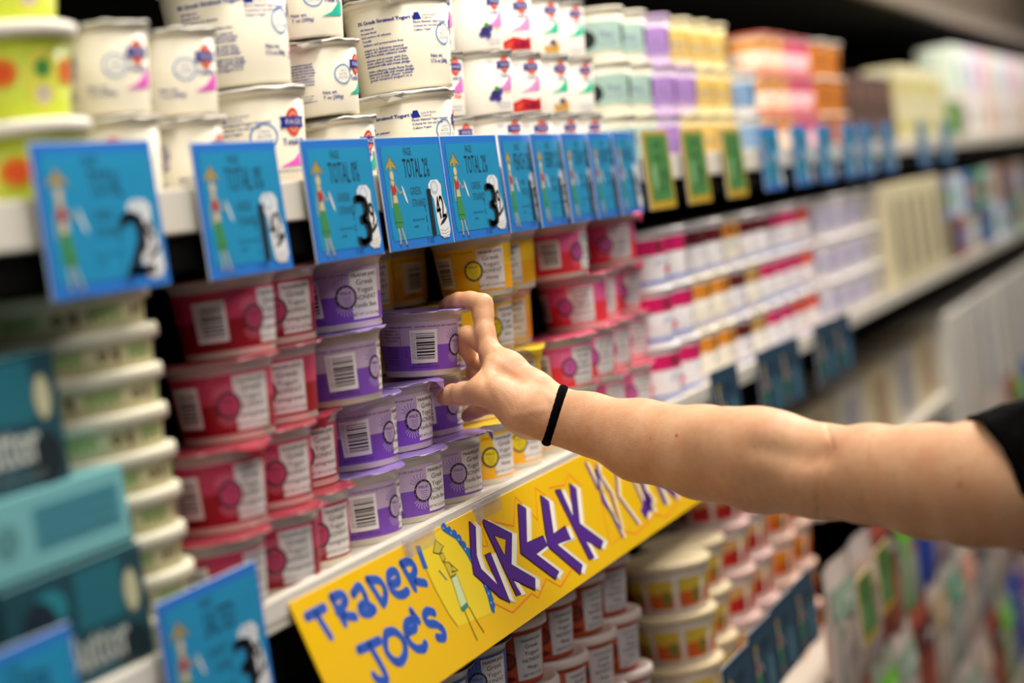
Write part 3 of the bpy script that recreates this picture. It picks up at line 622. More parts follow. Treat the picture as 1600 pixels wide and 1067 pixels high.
def banner():
    t = thing('banner_sign', "yellow banner reading TRADER JOE'S GREEK YOGURT hanging from the middle shelf rail", 'sign', (1.477, -.0085, -.305))
    d = (-.04 / .13124, -.125 / .13124); b = MB(); Lx = 1.200; Hh = .135
    fm = lambda u, v, e: (u, v * d[0] - e * .952 - .0002, v * d[1] - e * .305)
    vs = [fm(u, v, 0) for u, v in ((0, 0), (Lx, 0), (Lx, Hh), (0, Hh))]; vb = [(x, y + .0012, z + .0004) for x, y, z in vs]
    b.add(vs + vb, [(0, 3, 2, 1), (4, 5, 6, 7), (0, 1, 5, 4), (1, 2, 6, 5), (2, 3, 7, 6), (3, 0, 4, 7)], YEL)
    b.build('panel', t)
    b = MB(); P = Print(b, fm, .00016)
    for l in SG['zig']: P.line(l, .0022, '#f58a1c', 2)
    # lighter oval with the figure between two blue ribbons
    ov = SG['oval_l'] + SG['oval_r'][::-1]
    P.poly(ov, mat('banner_oval', '#f7d92a', .25, coat=.5), 1)
    P.line(SG['oval_l'][:3], .010, '#2a62b4', 3); P.line(SG['oval_l'][2:], .0012, '#8a7a2a', 3)
    R_ = SG['oval_r']; pts = []
    for i in range(len(R_) - 1):
        for k in range(5):
            q = k / 5; pts.append((R_[i][0] * (1 - q) + R_[i + 1][0] * q, R_[i][1] * (1 - q) + R_[i + 1][1] * q))
    P.brush(pts, .0085, '#2a62b4', 3, 2)
    for i, p in enumerate(pts[::2]): P.disc(p[0] + .0045, p[1] - .001, .0042, '#2a62b4', 3.3, n=12)
    for i, p in enumerate(pts[::3]): P.disc(p[0], p[1], .0016, '#79b4e8', 4, n=10)
    F = SG['fig']
    for k in ('hat', 'head', 'torso'): P.poly(F[k], '#cdb93a', 3); P.line(F[k] + F[k][:1], .0011, '#4a4a2c', 4)
    P.line(F['arm1'], .0018, '#55563a', 4); P.line(F['arm2'], .0020, '#3f6f86', 4)
    P.poly(F['dress'], '#cfe0a8', 3); P.line(F['dress'] + F['dress'][:1], .0009, '#5d7048', 4)
    P.line(F['dress'][2:], .0050, '#4a8a78', 4); P.line(F['leg1'], .0016, '#4c4c2e', 4); P.line(F['leg2'], .0016, '#4c4c2e', 4)
    b.build('drawing', t)
    b = MB(); P = Print(b, fm, .00016)
    for l in SG['blue']:
        P.brush(l, .0098, '#6a7fd0', 3); P.brush(l, .0076, '#2a58b8', 4)
    b.build('maker_lettering', t); b = MB(); P = Print(b, fm, .00016)
    for k in ('G', 'R', 'E', 'E2', 'K'):
        pl = SG['poly'][k]; sh = [(u + .0125, v + .0035) for u, v in pl]
        P.poly(sh, '#f5efdc', 3); P.line(sh + sh[:1], .0028, '#f5efdc', 3)
        P.line(pl + pl[:1], .0030, '#1c1024', 5); P.poly(pl, '#4f1f86', 6)
        (a, b0), (c_, d_) = pl[0], pl[1]
    P.poly(SG['poly']['Rh'], YEL, 7); P.line(SG['poly']['Rh'] + SG['poly']['Rh'][:1], .0012, '#1c1024', 8)
    for a, c_ in () and (((.345, .035), (.350, .062)), ((.385, .024), (.412, .040)), ((.440, .105), (.458, .115)), ((.462, .022), (.468, .050)), ((.523, .020), (.528, .045)), ((.600, .030), (.604, .045))):
        P.line([a, c_], .0016, '#cfc0ee', 8)
    for l in SG['thin']: P.line([(u + .009, v + .002) for u, v in l], .007, '#f5e6b8', 3); P.line(l, .0056, '#5a2a90', 5)
    for l in SG['thick']: P.line([(u + .012, v + .003) for u, v in l], .016, '#f5e6b8', 3); P.line(l, .0150, '#4f1f86', 5)
    b.build('product_lettering', t)
    return t
banner()
CLIP = mat('clear_clip', '#e8e8f4', .12, trans=.55, alpha=.45, ior=1.3)
for i, x in enumerate((1.375 * 1.166 + .116, 1.535 * 1.166 + .116)):
    t = thing('shelf_clip', 'clear plastic clip holding the yellow banner to the rail, %s one' % ['left', 'right'][i], 'clip', (x, -.0095, -.312), group='clear banner clips')
    MB().box(0, .075, -.0035, 0, -.0105, .0135, CLIP, .0008).build('clip_body', t)
    MB().box(.0, .012, -.0062, -.0036, -.006, .012, CLIP, .0006).build('clip_tongue', t)
# ---------- left end ----------
def mk_limetub():
    t = thing('dairy_tub', '', 'tub'); tub_body(t, .058, .066, 'tub', mat('lime_tub', '#c9d63a', .4, var=.2, scale=30))
    b = MB(); b.lathe([(.060, .062), (.0625, .063), (.0625, .073), (.0595, .0745), (.001, .0745)], WHITE, 56, cap0=True); b.build('lid', t)
    b = MB(); fm = cone(.058 * .9 * .94, .058 * .965, .002, .057); P = Print(b, fm); D = lambda d: math.radians(d) * fm.rm
    for q in (-60, 0, 60):
        P.disc(D(q), .030, .015, '#f2ee5c', 1, ry=.024); P.disc(D(q + 28), .036, .0115, '#f0a028', 2); P.disc(D(q + 28), .036, .0080, '#f2602a', 3)
        P.disc(D(q), .038, .007, '#4c9a44', 3); P.disc(D(q), .018, .007, '#d8c9b8', 2)
    b.build('printed_label', t); return t
for i, z in enumerate((.055, .1300, .2050)):
    put('lime', mk_limetub if i == 0 else None, 0.9914, .068, z, 40, 'lime green tub with white lid at the far left, %s of its stack' % ['bottom', 'middle', 'top'][i], 'lime green tubs on the upper shelf')
def mk_flat():
    t = thing('cheese_tub', '', 'cheese tub'); r = .064
    MB().lathe([(r * .86, 0), (r * .90, .001), (r * .93, .022), (r * .93, .024)], mat('pale_tub', '#e2dcae', .45, var=.06, scale=20), 60).build('tub', t)
    MB().lathe([(r * .97, .0205), (r, .0215), (r, .030), (r * .985, .0325), (r * .90, .0335), (r * .88, .0325), (.001, .0325)], mat('ivory_lid', '#efe9cf', .4), 60, cap0=True).build('lid', t)
    b = MB(); fm = cone(r * .895, r * .925, .002, .021); P = Print(b, fm); D = lambda d: math.radians(d) * fm.rm
    for q in range(-180, 180, 60):
        P.rect(D(q), D(q + 26), .004, .018, '#9db872', 1); P.disc(D(q + 40), .012, .0045, '#7a6e4c', 1); P.rect(D(q + 47), D(q + 53), .006, .017, '#6a5a3c', 1)
    b.build('printed_label', t); return t
zs = -.3035
for i in range(9):
    put('flat', mk_flat if i == 0 else None, 1.0343 + .002 * math.sin(i * 2.1), .072, zs + i * .0332, 25 * (i % 3) + 11 * i,
        'shallow pale cheese tub with thick ivory lid, %s from the bottom of the left stack' % ORD[i], 'stacked shallow tubs at the left')
def mk_carton(top):
    def mk():
        t = thing('butter_carton', '', 'carton'); W, Dp, Hh = .155, .12, .098
        b = MB(); dk = mat('carton_teal', '#124a58', .4, var=.35, scale=18, coat=.2)
        b.box(0, W, 0, Dp, 0, Hh, dk, .0012, mtop=mat('carton_top', '#7fc4c4', .4, var=.06, scale=10)); b.build('box', t)
        b = MB(); P = Print(b, face_front(0, 0, 0), .00015)
        P.rect(W * .48, W * .82, Hh * .50, Hh * .95, '#1c6c7c', 1); P.disc(W * .88, Hh * .66, .009, '#a8a988', 3, ry=.017); P.disc(W * .88, Hh * .66, .0075, '#c8c6a0', 4, ry=.015)
        P.disc(W * .22, Hh * .5, .022, '#0c2634', 2, ry=.034); P.disc(W * .3, Hh * .75, .018, '#1f8494', 1, ry=.014)
        P.text('Butter', W * .58, Hh * .20, .034, '#c9cfc6', 4, .60, bold=.0007, shear=-.05); P.text('SALTED SWEET CREAM', W * .58, Hh * .07, .006, '#7b8a88', 4, .9)
        P.disc(W * .85, Hh * .2, .018, '#08222a', 2, ry=.02)
        b.build('front_print', t)
        b = MB(); P = Print(b, lambda u, v, e: (u, v, Hh + .0003 + e), .0002)
        P.rect(W * .35, W * .92, .03, .08, '#4b8f9c', 1); P.disc(W * .15, .05, .012, '#5a8f92', 1)
        for i in range(3): P.rect(W * .38, W * .88, .04 + i * .012, .044 + i * .012, '#2f6f80', 2)
        b.build('top_print', t); return t
    return mk
place('carton', mk_carton(1), (.838, .0, -.3035), 0, 'dark teal butter carton standing on the middle shelf at the lower left', 'teal butter cartons')
# tipped-up flap of a shelf-ready box in front of the upper carton
t = thing('butter_carton', 'pale teal butter carton lying on its back with its panel tipped towards the viewer', 'carton', (AX(.832), .004, -.2050), group='teal butter cartons'); t.scale = (1.166, 1, 1)
b = MB(); b.box(0, .160, 0, .10, 0, .062, mat('carton_pale', '#78bcc0', .4, var=.08, scale=10), .0012); b.build('box', t)
b = MB(); P = Print(b, face_front(0, 0, 0), .00015); P.rect(.055, .150, .018, .050, '#4690a0', 1)
for i in range(3): P.rect(.060, .144, .023 + i * .009, .026 + i * .009, '#2f7488', 2)
P.disc(.026, .032, .012, '#5a9496', 2); P.rect(0, .16, .0, .004, '#103844', 1); b.build('front_print', t)
place('carton', None, (.784, .008, -.1425), 0, 'dark teal butter carton on top of the pale one at the left edge', 'teal butter cartons')

# ---------- upper shelf, right part ----------
def mk_block_tub(r, h, body, band, blot, lidc, word, fl=.92):
    def mk():
        t = thing('yogurt_tub', '', 'yogurt tub')
        tub_body(t, r, h, 'tub', mat('tub_' + body.strip('#'), body, .4, var=.04, scale=20), fl, 40)
        b = MB(); b.lathe([(r * .99, h * .93), (r * 1.03, h * .935), (r * 1.03, h * .985), (r * .99, h), (.001, h)], mat('lid_' + lidc.strip('#'), lidc, .35, var=.04, scale=20), 40, cap0=True); b.build('lid', t)
        b = MB(); fm = cone(r * fl * .915, r * .962, h * .03, h * .86); P = Print(b, fm); D = lambda d: math.radians(d) * fm.rm
        P.rect(D(-178), D(178), h * .20, h * .74, band, 1)
        for q in (-100, -10, 80):
            P.disc(D(q - 12), h * .42, h * .15, blot, 2, ry=h * .17); P.disc(D(q - 20), h * .58, h * .09, blot, 2)
            P.text(word, D(q + 26), h * .42, h * .14, '#8a8fae', 2, .8, bold=.0003); P.text('YOGURT', D(q + 26), h * .28, h * .10, '#8f93a8', 2, .8)
        b.build('printed_label', t); return t
    return mk
pal = {'mint': ('#e8e2cc', '#b9d8cc', '#1c2a26', '#e4dcc6', 'Plain'), 'lilac': ('#dcc6e0', '#bb8fd6', '#6a4a80', '#c9a8d4', 'Fig'), 'cream_yellow': ('#f0dca0', '#f4ce6c', '#b88f4c', '#eee0b4', 'Honey')}
for r_ in range(3):
    cols = [('mint', 2.258), ('mint', 2.356), ('lilac', 2.468), ('lilac' if r_ == 1 else 'cream_yellow', 2.572), ('cream_yellow', 2.672), ('cream_yellow', 2.772)]
    cnt = {}
    for j, (c_, x) in enumerate(cols):
        cnt[c_] = cnt.get(c_, 0) + 1
        put('bt_' + c_, mk_block_tub(.046, .079, *pal[c_]), x - .01 * (r_ == 2), .058, zU[r_] + .0005, 15, '%s yogurt tub, %s, %s of its colour after the fruit cups' % (c_.replace('_', ' '), TU[r_], ORD[cnt[c_] - 1]), 'pastel yogurt tubs on the upper shelf')
def mk_box(W, Dp, Hh, body, marks, name='food_carton', cat='carton'):
    def mk():
        t = thing(name, '', cat); b = MB(); b.box(0, W, 0, Dp, 0, Hh, mat('card_' + body.strip('#'), body, .5, var=.1, scale=14), min(W, Hh) * .03); b.build('box', t)
        for s_, fm, L in ((0, face_front(0, 0, 0), W), (1, face_left(0, Dp, 0), Dp)):
            b = MB(); P = Print(b, fm, .0002)
            for (a, c, d, e, k) in marks: P.rect(a * L, c * L, d * Hh, e * Hh, k, 1, .02)
            b.build('printed_label', t)
        return t
    return mk
def mk_tallcup(r, h, body, top, lower, lidc=None, rd=0):
    def mk():
        t = thing('yogurt_cup', '', 'yogurt cup')
        tub_body(t, r, h, 'tub', mat('tub_' + body.strip('#'), body, .4), .92, 40)
        b = MB(); b.lathe([(r * .99, h * .95), (r * 1.04, h * .955), (r * 1.04, h * .975), (r * .97, h), (.001, h)], mat('lid_' + (lidc or body).strip('#'), lidc or body, .3, var=.05, scale=20), 40, cap0=True); b.build('lid', t)
        b = MB(); fm = cone(r * .92 * .915, r * .962, h * .03, h * .86); P = Print(b, fm); D = lambda d: math.radians(d) * fm.rm
        P.rect(D(-178), D(178), h * .57, h * .84, top, 1); P.rect(D(-178), D(178), h * .06, h * .13, lower, 1)
        for q in (-120, -40, 40, 120):
            P.disc(D(q), h * .70, h * .07, '#5a3a18', 2); P.text('greek', D(q + 8), h * .40, h * .12, '#7f86b8', 2, .8); P.disc(D(q + 24), h * .28, h * .06, top, 2)
        b.build('printed_label', t); return t
    return mk
place('b_brown', mk_box(.10, .1, .085, '#7a4f2c', [(.1, .9, .2, .8, '#9a6a3c')]), (2.90, .12, .214), 0, 'brown carton set back on the top row right of the yellow tubs')
for r_ in (1, 2):
    place('bluewhite', mk_block_tub(.062, .079, '#dcd8d4', '#8fb4d8', '#3f6fa8', '#dcdcdc', 'Milk') , (2.955, .075, zU[r_] + .0005), facing(2.955, .07), 'wide white tub with blue print, %s, right of the yellow tubs' % TU[r_], 'blue and white tubs')
for r_ in range(3):
    for j, (kk, x, bd, tp, lw, ld) in enumerate((('or', 3.075, '#f0dcc0', '#f2a04c', '#f08030', '#d8482c'), ('or', 3.17, '#f0dcc0', '#f2a04c', '#f08030', '#d8482c'), ('pk', 3.275, '#f6c8c8', '#e84878', '#e0406c', '#b81e34'), ('pk', 3.375, '#f6c8c8', '#e84878', '#e0406c', '#b81e34'))):
        put('tc_' + kk, mk_tallcup(.045, .079, bd, tp, lw, ld), x, .06, zU[r_] + .0005, 0, '%s cup with %s foil, %s, %s of its pair' % (('orange and cream', 'orange')[0] if kk == 'or' else 'pink and rose', 'red', TU[r_], ['left', 'right'][j % 2]), 'orange and pink cups on the upper shelf')
for r_ in range(3):
    for j in range(2):
        put('brn', mk_block_tub(.062, .079, '#c87a30', '#d08034', '#a8602c', '#e6dccc', 'Dip'), 3.50 + j * .135, .075, zU[r_] + .0005 - (.0 if r_ else .0), 0, 'orange-brown tub with cream lid, %s, %s one' % (TU[r_], ['left', 'right'][j]), 'orange-brown tubs on the upper shelf')
for i in range(4):
    for r_ in range(2):
        place('choc', mk_box(.11, .1, .088, '#5a4238', [(.1, .9, .25, .75, '#6e5248')]), (3.80 + i * .125, .03, .055 + r_ * .089), 0, 'dark brown carton %s, %s from the left' % (['on the shelf', 'stacked on another'][r_], ORD[i]), 'dark brown cartons on the upper shelf')
for i in range(4):
    for r_ in range(2):
        place('pale', mk_box(.20, .1, .105, '#dcd3a8', [(.08, .92, .3, .62, '#c2ba62'), (.3, .7, .7, .85, '#e8e2cc')]), (4.36 + i * .225, .065 if i == 3 else .02, .055 + r_ * .106), 0, 'pale yellow carton %s, %s from the left' % (['on the shelf', 'stacked on another'][r_], ORD[i]), 'pale yellow cartons on the upper shelf')
cc = ['#f4e6de', '#f2cfd2', '#f8f2ec', '#e2ecdf', '#f4dccb', '#ecdcf0']
for i in range(9):
    for r_ in range(2):
        k = (i * 2 + r_ * 3) % 6
        place('wh%d' % k, mk_box(.24, .12, .15, cc[k], [(.1, .5, .2, .7, ['#c8a0b4', '#e4a0a0', '#b8c8b4', '#9fc0b8', '#e0a890', '#a8a0c8'][k])]), (5.28 + i * .27, .02, .055 + r_ * .152), 0,
              'pale printed carton far along the upper shelf, %s, %s from the left' % (['lower layer', 'upper layer'][r_], ORD[i]), 'far pale cartons on the upper shelf')
place('greenbag', mk_box(.22, .055, .12, '#5f8a4a', [(.2, .8, .3, .8, '#88b06a')]), (5.02, .006, .055), 0, 'green carton at the front of the upper shelf before the pale cartons')

# ---------- middle shelf, right part ----------
pc = {'magenta': ('#e9e4e4', '#e81c70', '#8d9fe0'), 'maroon': ('#e9e4e4', '#66101f', '#a9b0e0'), 'amber': ('#f2ead6', '#f29a2c', '#c3c0e8'), 'coral': ('#e9e0dc', '#f4502e', '#b8b4e4'), 'gold': ('#ece4d6', '#c99a50', '#b8b4e4')}
rows = [['magenta', 'magenta', 'maroon', 'maroon', 'amber', 'maroon', 'maroon', 'magenta', 'magenta', 'coral'],
        ['magenta', 'magenta', 'amber', 'amber', 'maroon', 'gold', 'magenta', 'magenta', 'magenta', 'coral'],
        ['magenta', 'magenta', 'amber', 'amber', 'maroon', 'gold', 'magenta', 'magenta', 'coral', 'coral']]
for r_ in range(3):
    cnt = {}
    for j, k in enumerate(rows[r_]):
        cnt[k] = cnt.get(k, 0) + 1
        put('gc_' + k, mk_tallcup(.0455, .0865, *pc[k]), 2.305 + j * .0965, .056, -.3035 + (2 - r_) * .0870, 12 + 7 * ((j * 3) % 4), 'white cup with %s top band, %s tier, %s of that colour from the left' % (k, ['top', 'middle', 'bottom'][r_], ORD[cnt[k] - 1]), 'white banded yogurt cups right of the pink ones')
for r_ in range(3):
    for j in range(3):
        put('lav', mk_block_tub(.062, .0865, '#e6dede', '#d9d3e6', '#c8bce0', '#ece6e4', 'Yog'), 3.35 + j * .135, .07, -.3035 + (2 - r_) * .0870, 0, 'lavender-white tub, %s tier, %s from the left' % (['top', 'middle', 'bottom'][r_], ORD[j]), 'lavender-white tubs')
for r_ in range(3):
    put('brsp', mk_block_tub(.070, .0865, '#ddd6cc', '#d8cfc4', '#7a3f2c', '#e0dad0', 'Dip'), 3.78, .078, -.3035 + (2 - r_) * .0870, 20, 'off-white tub with brown blot, %s tier' % ['top', 'middle', 'bottom'][r_], 'tubs with brown blots')
for i in range(5):
    place('tray', mk_box(.13, .16, .262, '#ded2ac', [(.22, .62, .18, .84, '#8f8670'), (.70, .74, .1, .9, '#c9bb84')]), (3.90 + i * .148, -.004, -.304), 0, 'tall cream case with grey window, %s from the left' % ORD[i], 'tall cream cases on the middle shelf')
mx = ['#7a6c5c', '#8c4630', '#c9bca8', '#5c5648', '#6c7cc8', '#f4f4f6', '#2f78c8', '#5a8a2a', '#a0dcd4', '#d8a89c']
for i in range(10):
    for r_ in range(2):
        k = (i + r_ * 4) % 10
        place('mx%d' % k, mk_box(.18, .12, .125, mx[k], [(.15, .85, .25, .75, mx[(k + 3) % 10])]), (4.68 + i * .2, .01, -.304 + r_ * .127), 0, 'small printed package far along the middle shelf, %s layer, %s from the left' % (['lower', 'upper'][r_], ORD[i]), 'far packages on the middle shelf')

# ---------- lower shelf ----------
def mk_lidcup(body, dark, ringc):
    def mk():
        t = thing('yogurt_cup', '', 'yogurt cup'); r, h = .0405, .0785
        tub_body(t, r, h, 'tub', mat('tub_' + body.strip('#'), body, .4, var=.08, scale=20), .90, 48)
        b = MB(); b.lathe([(.0425, .0665), (.0440, .067), (.0440, .0755), (.0425, .0780), (.0395, .0783), (.0385, .0775), (.001, .0775)], mat('pink_white_lid', '#ead9d2', .35), 48, cap0=True); b.build('lid', t)
        b = MB(); fm = cone(r * .90 * .91, r * .962, h * .03, h * .82); P = Print(b, fm, ); D = lambda d: math.radians(d) * fm.rm
        for q in (-125, 25):
            P.disc(D(q), .032, .0085, '#3a1a14', 3, ry=.0105); P.disc(D(q), .032, .0066, ringc, 4, ry=.0083); P.disc(D(q - 6), .010, .010, dark, 2, ry=.003)
            P.rect(D(q + 14), D(q + 74), .006, .060, '#cfc9c8', 2)
            cx = D(q + 44)
            for i, (s_, hh) in enumerate((("TRADER JOE'S", .0034), ('Greek', .0055), ('Yogurt', .0055), ('NONFAT', .005), (('Mango', 'Pumpkin')[0], .0045), ('NET WT 5.3 OZ', .003))): P.text(s_, cx, .0515 - i * .0083, hh, '#2c2426', 3, .9, bold=.0001)
            P.text('MILK', D(q), .032, .0035, '#3a1a14', 5)
        b.build('printed_label', t); return t
    return mk
ocols = [(1.693, 0.052), (1.7933, 0.055), (1.8919, 0.055), (1.9846, 0.055)]
for r_ in range(5):
    for j, (x, y) in enumerate(ocols):
        put('orn', mk_lidcup('#b8441c', '#5a1408', '#8a3018'), x + .004 * r_, y - .004 * r_, -.5425 - .0790 * r_ + .0, -28 + 6 * ((j + r_) % 3),
            'orange cup with pinkish white lid under the banner, tier %s from the top, %s column' % (ORD[r_].replace('first', 'one').replace('second', 'two').replace('third', 'three').replace('fourth', 'four').replace('fifth', 'five'), ORD[j]), 'orange lidded cups on the lower shelf')
def mk_navycup():
    t = thing('yogurt_cup', '', 'yogurt cup')
    FL['navy'] = ('#4a6cc0', '#1c3f9c', '#8fa4d8', '#1b2470', 'Plain', '#8fa4e0')
    cup_tub(t, '#1b2470'); cup_label(t, 'navy', 1, True); foil_lid(t, '#1b2470', 4, True); return t
for r_ in range(5):
    for j, (x, y) in enumerate(((1.5918, 0.055), (1.494, 0.055))):
        put('nvy', mk_navycup, x, y, -.5375 - .0792 * r_ + 0, -40, 'navy blue foil-topped cup under the banner, tier %s from the top, %s one' % (['one', 'two', 'three', 'four', 'five'][r_], ['right', 'left'][j]), 'navy blue cups on the lower shelf')
def mk_fruittub(r, lidc, a, c, g):
    def mk():
        t = thing('yogurt_tub', '', 'yogurt tub'); h = .0785
        tub_body(t, r, h, 'tub', mat('milky_tub', '#d8cfc4', .4), .93, 48)
        b = MB(); b.lathe([(r * .99, h * .86), (r * 1.03, h * .865), (r * 1.03, h * .965), (r, h), (r * .93, h * .995), (.001, h * .99)], mat('lid_' + lidc.strip('#'), lidc, .35), 48, cap0=True); b.build('lid', t)
        b = MB(); fm = cone(r * .93 * .915, r * .962, h * .03, h * .80); P = Print(b, fm); D = lambda d: math.radians(d) * fm.rm
        for q in range(-180, 180, 45):
            P.rect(D(q + 3), D(q + 40), .010, .034, c, 1); P.rect(D(q + 3), D(q + 40), .034, .055, a, 1); P.disc(D(q + 30), .026, .007, g, 2, ry=.012)
        b.build('printed_label', t); return t
    return mk
for r_ in range(4):
    z = -.6235 - .0790 * r_
    for j, (x, y) in enumerate(((2.295, 0.07), (2.4168, 0.085))):
        put('ylt', mk_fruittub(.0580, '#f0dcb4', '#d8b838', '#d05a18', '#7a7a2c'), x, y, z, [10, 20][j], 'yellow and orange printed tub with cream lid, tier %s from the top, %s stack' % (['one', 'two', 'three', 'four'][r_], ['left', 'right'][j]), 'yellow fruit tubs on the lower shelf')
for r_ in range(5):
    z = -.5445 - .0790 * r_
    for j, (x, y) in enumerate(((2.5317, 0.07), (2.6415, 0.07))):
        put('rdt', mk_fruittub(.0520, '#ecc6c0', '#dba868', '#c8201c', '#a01818'), x, y, z, 5, 'red printed tub with pink lid, tier %s from the top, %s stack' % (['one', 'two', 'three', 'four', 'five'][r_], ['left', 'right'][j]), 'red fruit tubs on the lower shelf')
    for j, (x, y) in enumerate(((2.7864, 0.07), (2.8979, 0.07))):
        put('ort', mk_fruittub(.0530, '#ecc4b0', '#f0921c', '#e05a18', '#7a6a1c'), x, y, z - .004, 12, 'bright orange printed tub with peach lid, tier %s from the top, %s stack' % (['one', 'two', 'three', 'four', 'five'][r_], ['left', 'right'][j]), 'orange fruit tubs on the lower shelf')
# upright pouches beyond the tubs
def mk_pouch(body, stripe, blob, W=.178, Hh=.27):
    def mk():
        t = thing('cheese_pouch', '', 'pouch'); b = MB(); n = 8; vs = []; fs = []
        for sgn in (-1, 1):
            for i in range(n + 1):
                for j in range(n + 1):
                    u, v_ = i / n, j / n; bul = .022 * (math.sin(PI * u) ** .4) * (math.sin(PI * min(1, v_ * 1.08)) ** .6 if v_ < .92 else .05)
                    vs.append((u * W, sgn * bul + .003 * math.sin(7 * u + 5 * v_), v_ * Hh))
        q = (n + 1) ** 2
        for i in range(n):
            for j in range(n):
                a = i * (n + 1) + j; fs.append((a, a + n + 1, a + n + 2, a + 1)); fs.append((q + a, q + a + 1, q + a + n + 2, q + a + n + 1))
        b.add(vs, fs, mat('pouch_' + body.strip('#'), body, .35, var=.1, scale=14), True); b.build('bag', t)
        b = MB()
        fm = lambda u, v, e: (u, -(.022 * (max(0, math.sin(PI * u / W)) ** .4) * (max(0, math.sin(PI * min(1, v / Hh * 1.08))) ** .6)) - .0035 - e, v)
        P = Print(b, fm, .0002)
        P.rect(W * .05, W * .95, Hh * .66, Hh * .86, stripe, 1, .02); P.rect(W * .30, W * .62, Hh * .04, Hh * .62, blob, 1, .01); P.rect(W * .10, W * .24, Hh * .04, Hh * .62, stripe, 1, .01); P.text('CHEESE', W * .5, Hh * .72, .018, '#f0ece8', 3, .9)
        b.build('printed_label', t); return t
    return mk
pk = [('#cdbcb2', '#8aa08c', '#e6d4c8'), ('#c4b4ae', '#c0a890', '#b8a8a4'), ('#a8503c', '#4a1a16', '#8c3a2c'), ('#a8b49a', '#6cc01c', '#d0806c'), ('#2c50b8', '#1c3a9c', '#4a78c8'), ('#bcaaa8', '#7a2f7c', '#c9bab8'),
      ('#c9bcae', '#b09468', '#8a6f5c'), ('#b8b8b0', '#5a9a78', '#8fa8b0'), ('#d0c4b8', '#d89478', '#a89a90'), ('#b4b0ac', '#3a3836', '#e4e0dc')]
names = ['mushroom pink', 'greyish pink', 'rust red', 'leaf green striped', 'deep blue', 'mauve with purple stripe', 'tan', 'grey-green', 'peach striped', 'grey and black']
cnt = {}
for i in range(17):
    for r_ in range(4):
        k = [(0, 2, 4, 7), (1, 3, 2, 5), (2, 0, 6, 8), (3, 2, 3, 4)][i][r_] if i < 4 else (i + [0, 2, 5, 8][r_]) % 10
        cnt[(k, r_)] = cnt.get((k, r_), 0) + 1
        place('pch%d' % k, mk_pouch(*pk[k]), (2.600 + i * .182, -.082 - .012 * r_, -.93 - .225 * r_), 0,
              '%s cheese pouch, %s row beyond the tubs, %s of its kind' % (names[k], ['top', 'second', 'third', 'lowest'][r_], ORD[cnt[(k, r_)] - 1]), 'hanging cheese pouches at the lower right')
# pale cases and cartons on the lower level behind the arm
for i in range(5):
    place('cream%d' % (i % 2), mk_box(.26, .2, .185, ['#dccba6', '#cfc6ba'][i % 2], [(.25, .75, .1, .8, ['#b89a7c', '#a8a4a4'][i % 2]), (.05, .12, 0, 1, '#d8d49a')]), (3.06 + i * .30, .05, -.64), 0, 'pale case on the lower level behind the upper arm, %s from the left' % ORD[i], 'pale cases on the lower level')
for i in range(12):
    k = i % 3
    place('wb%d' % k, mk_box(.20, .25, .47, ['#dcd8cc', '#d2cfc6', '#cfcac4'][k], [(.1, .4, .0, .85, ['#b8bcc0', '#c4bca8', '#a8a8a4'][k]), (.6, .8, .1, .9, '#e4e0d8')]), (4.57 + i * .24, .01, -.90), 0, 'tall off-white case at the right edge behind the upper arm, %s from the left' % ORD[i], 'tall off-white cases')
# ---------- the shopper's arm ----------
# sculpted as a distance field in metres, in a frame whose x is along the arm, y up, z away from the arm's inner side
def J(px, py, Z): return np.array([(px - 800) / 3000 * Z * 1.19, (533.5 - py) / 3000 * Z * 1.19, -Z * 1.19])
def toW(p): return p @ R.T + CAM
hstep = .0018
lo = np.array([-.105, -.245, -2.28]); hi = np.array([.52, .075, -1.585])
nx, ny, nz = [int(v) for v in np.ceil((hi - lo) / hstep)]
gx = lo[0] + np.arange(nx) * hstep; gy = lo[1] + np.arange(ny) * hstep; gz = lo[2] + np.arange(nz) * hstep
F = np.full((nx, ny, nz), .05, np.float32)
def smin(a, b, k):
    h = np.clip(.5 + .5 * (b - a) / k, 0, 1); return b * (1 - h) + a * h - k * h * (1 - h)
def capsule(a, b, ra, rb, k=.008, flat=None):
    """round cone from a to b; flat = squash factor in depth"""
    m = max(ra, rb) + .02
    i0 = [max(0, int((min(a[q], b[q]) - m - lo[q]) / hstep)) for q in range(3)]
    i1 = [min([nx, ny, nz][q], int((max(a[q], b[q]) + m - lo[q]) / hstep) + 2) for q in range(3)]
    X, Y, Z = np.meshgrid(gx[i0[0]:i1[0]], gy[i0[1]:i1[1]], gz[i0[2]:i1[2]], indexing='ij')
    P = np.stack([X, Y, Z], -1); ab = b - a; L2 = max(float(ab @ ab), 1e-9)
    t = np.clip(((P - a) @ ab) / L2, 0, 1); q = P - a - t[..., None] * ab
    if flat: q[..., 2] /= flat
    d = np.sqrt((q ** 2).sum(-1)) - (ra + (rb - ra) * t)
    if flat: d *= (.5 + .5 * min(flat, 1))
    s = F[i0[0]:i1[0], i0[1]:i1[1], i0[2]:i1[2]]
    F[i0[0]:i1[0], i0[1]:i1[1], i0[2]:i1[2]] = smin(s, d, k).astype(np.float32)
def chain(pts, k=.008, flat=None):
    for (a, ra), (b, rb) in zip(pts[:-1], pts[1:]): capsule(a, b, ra, rb, k, flat)
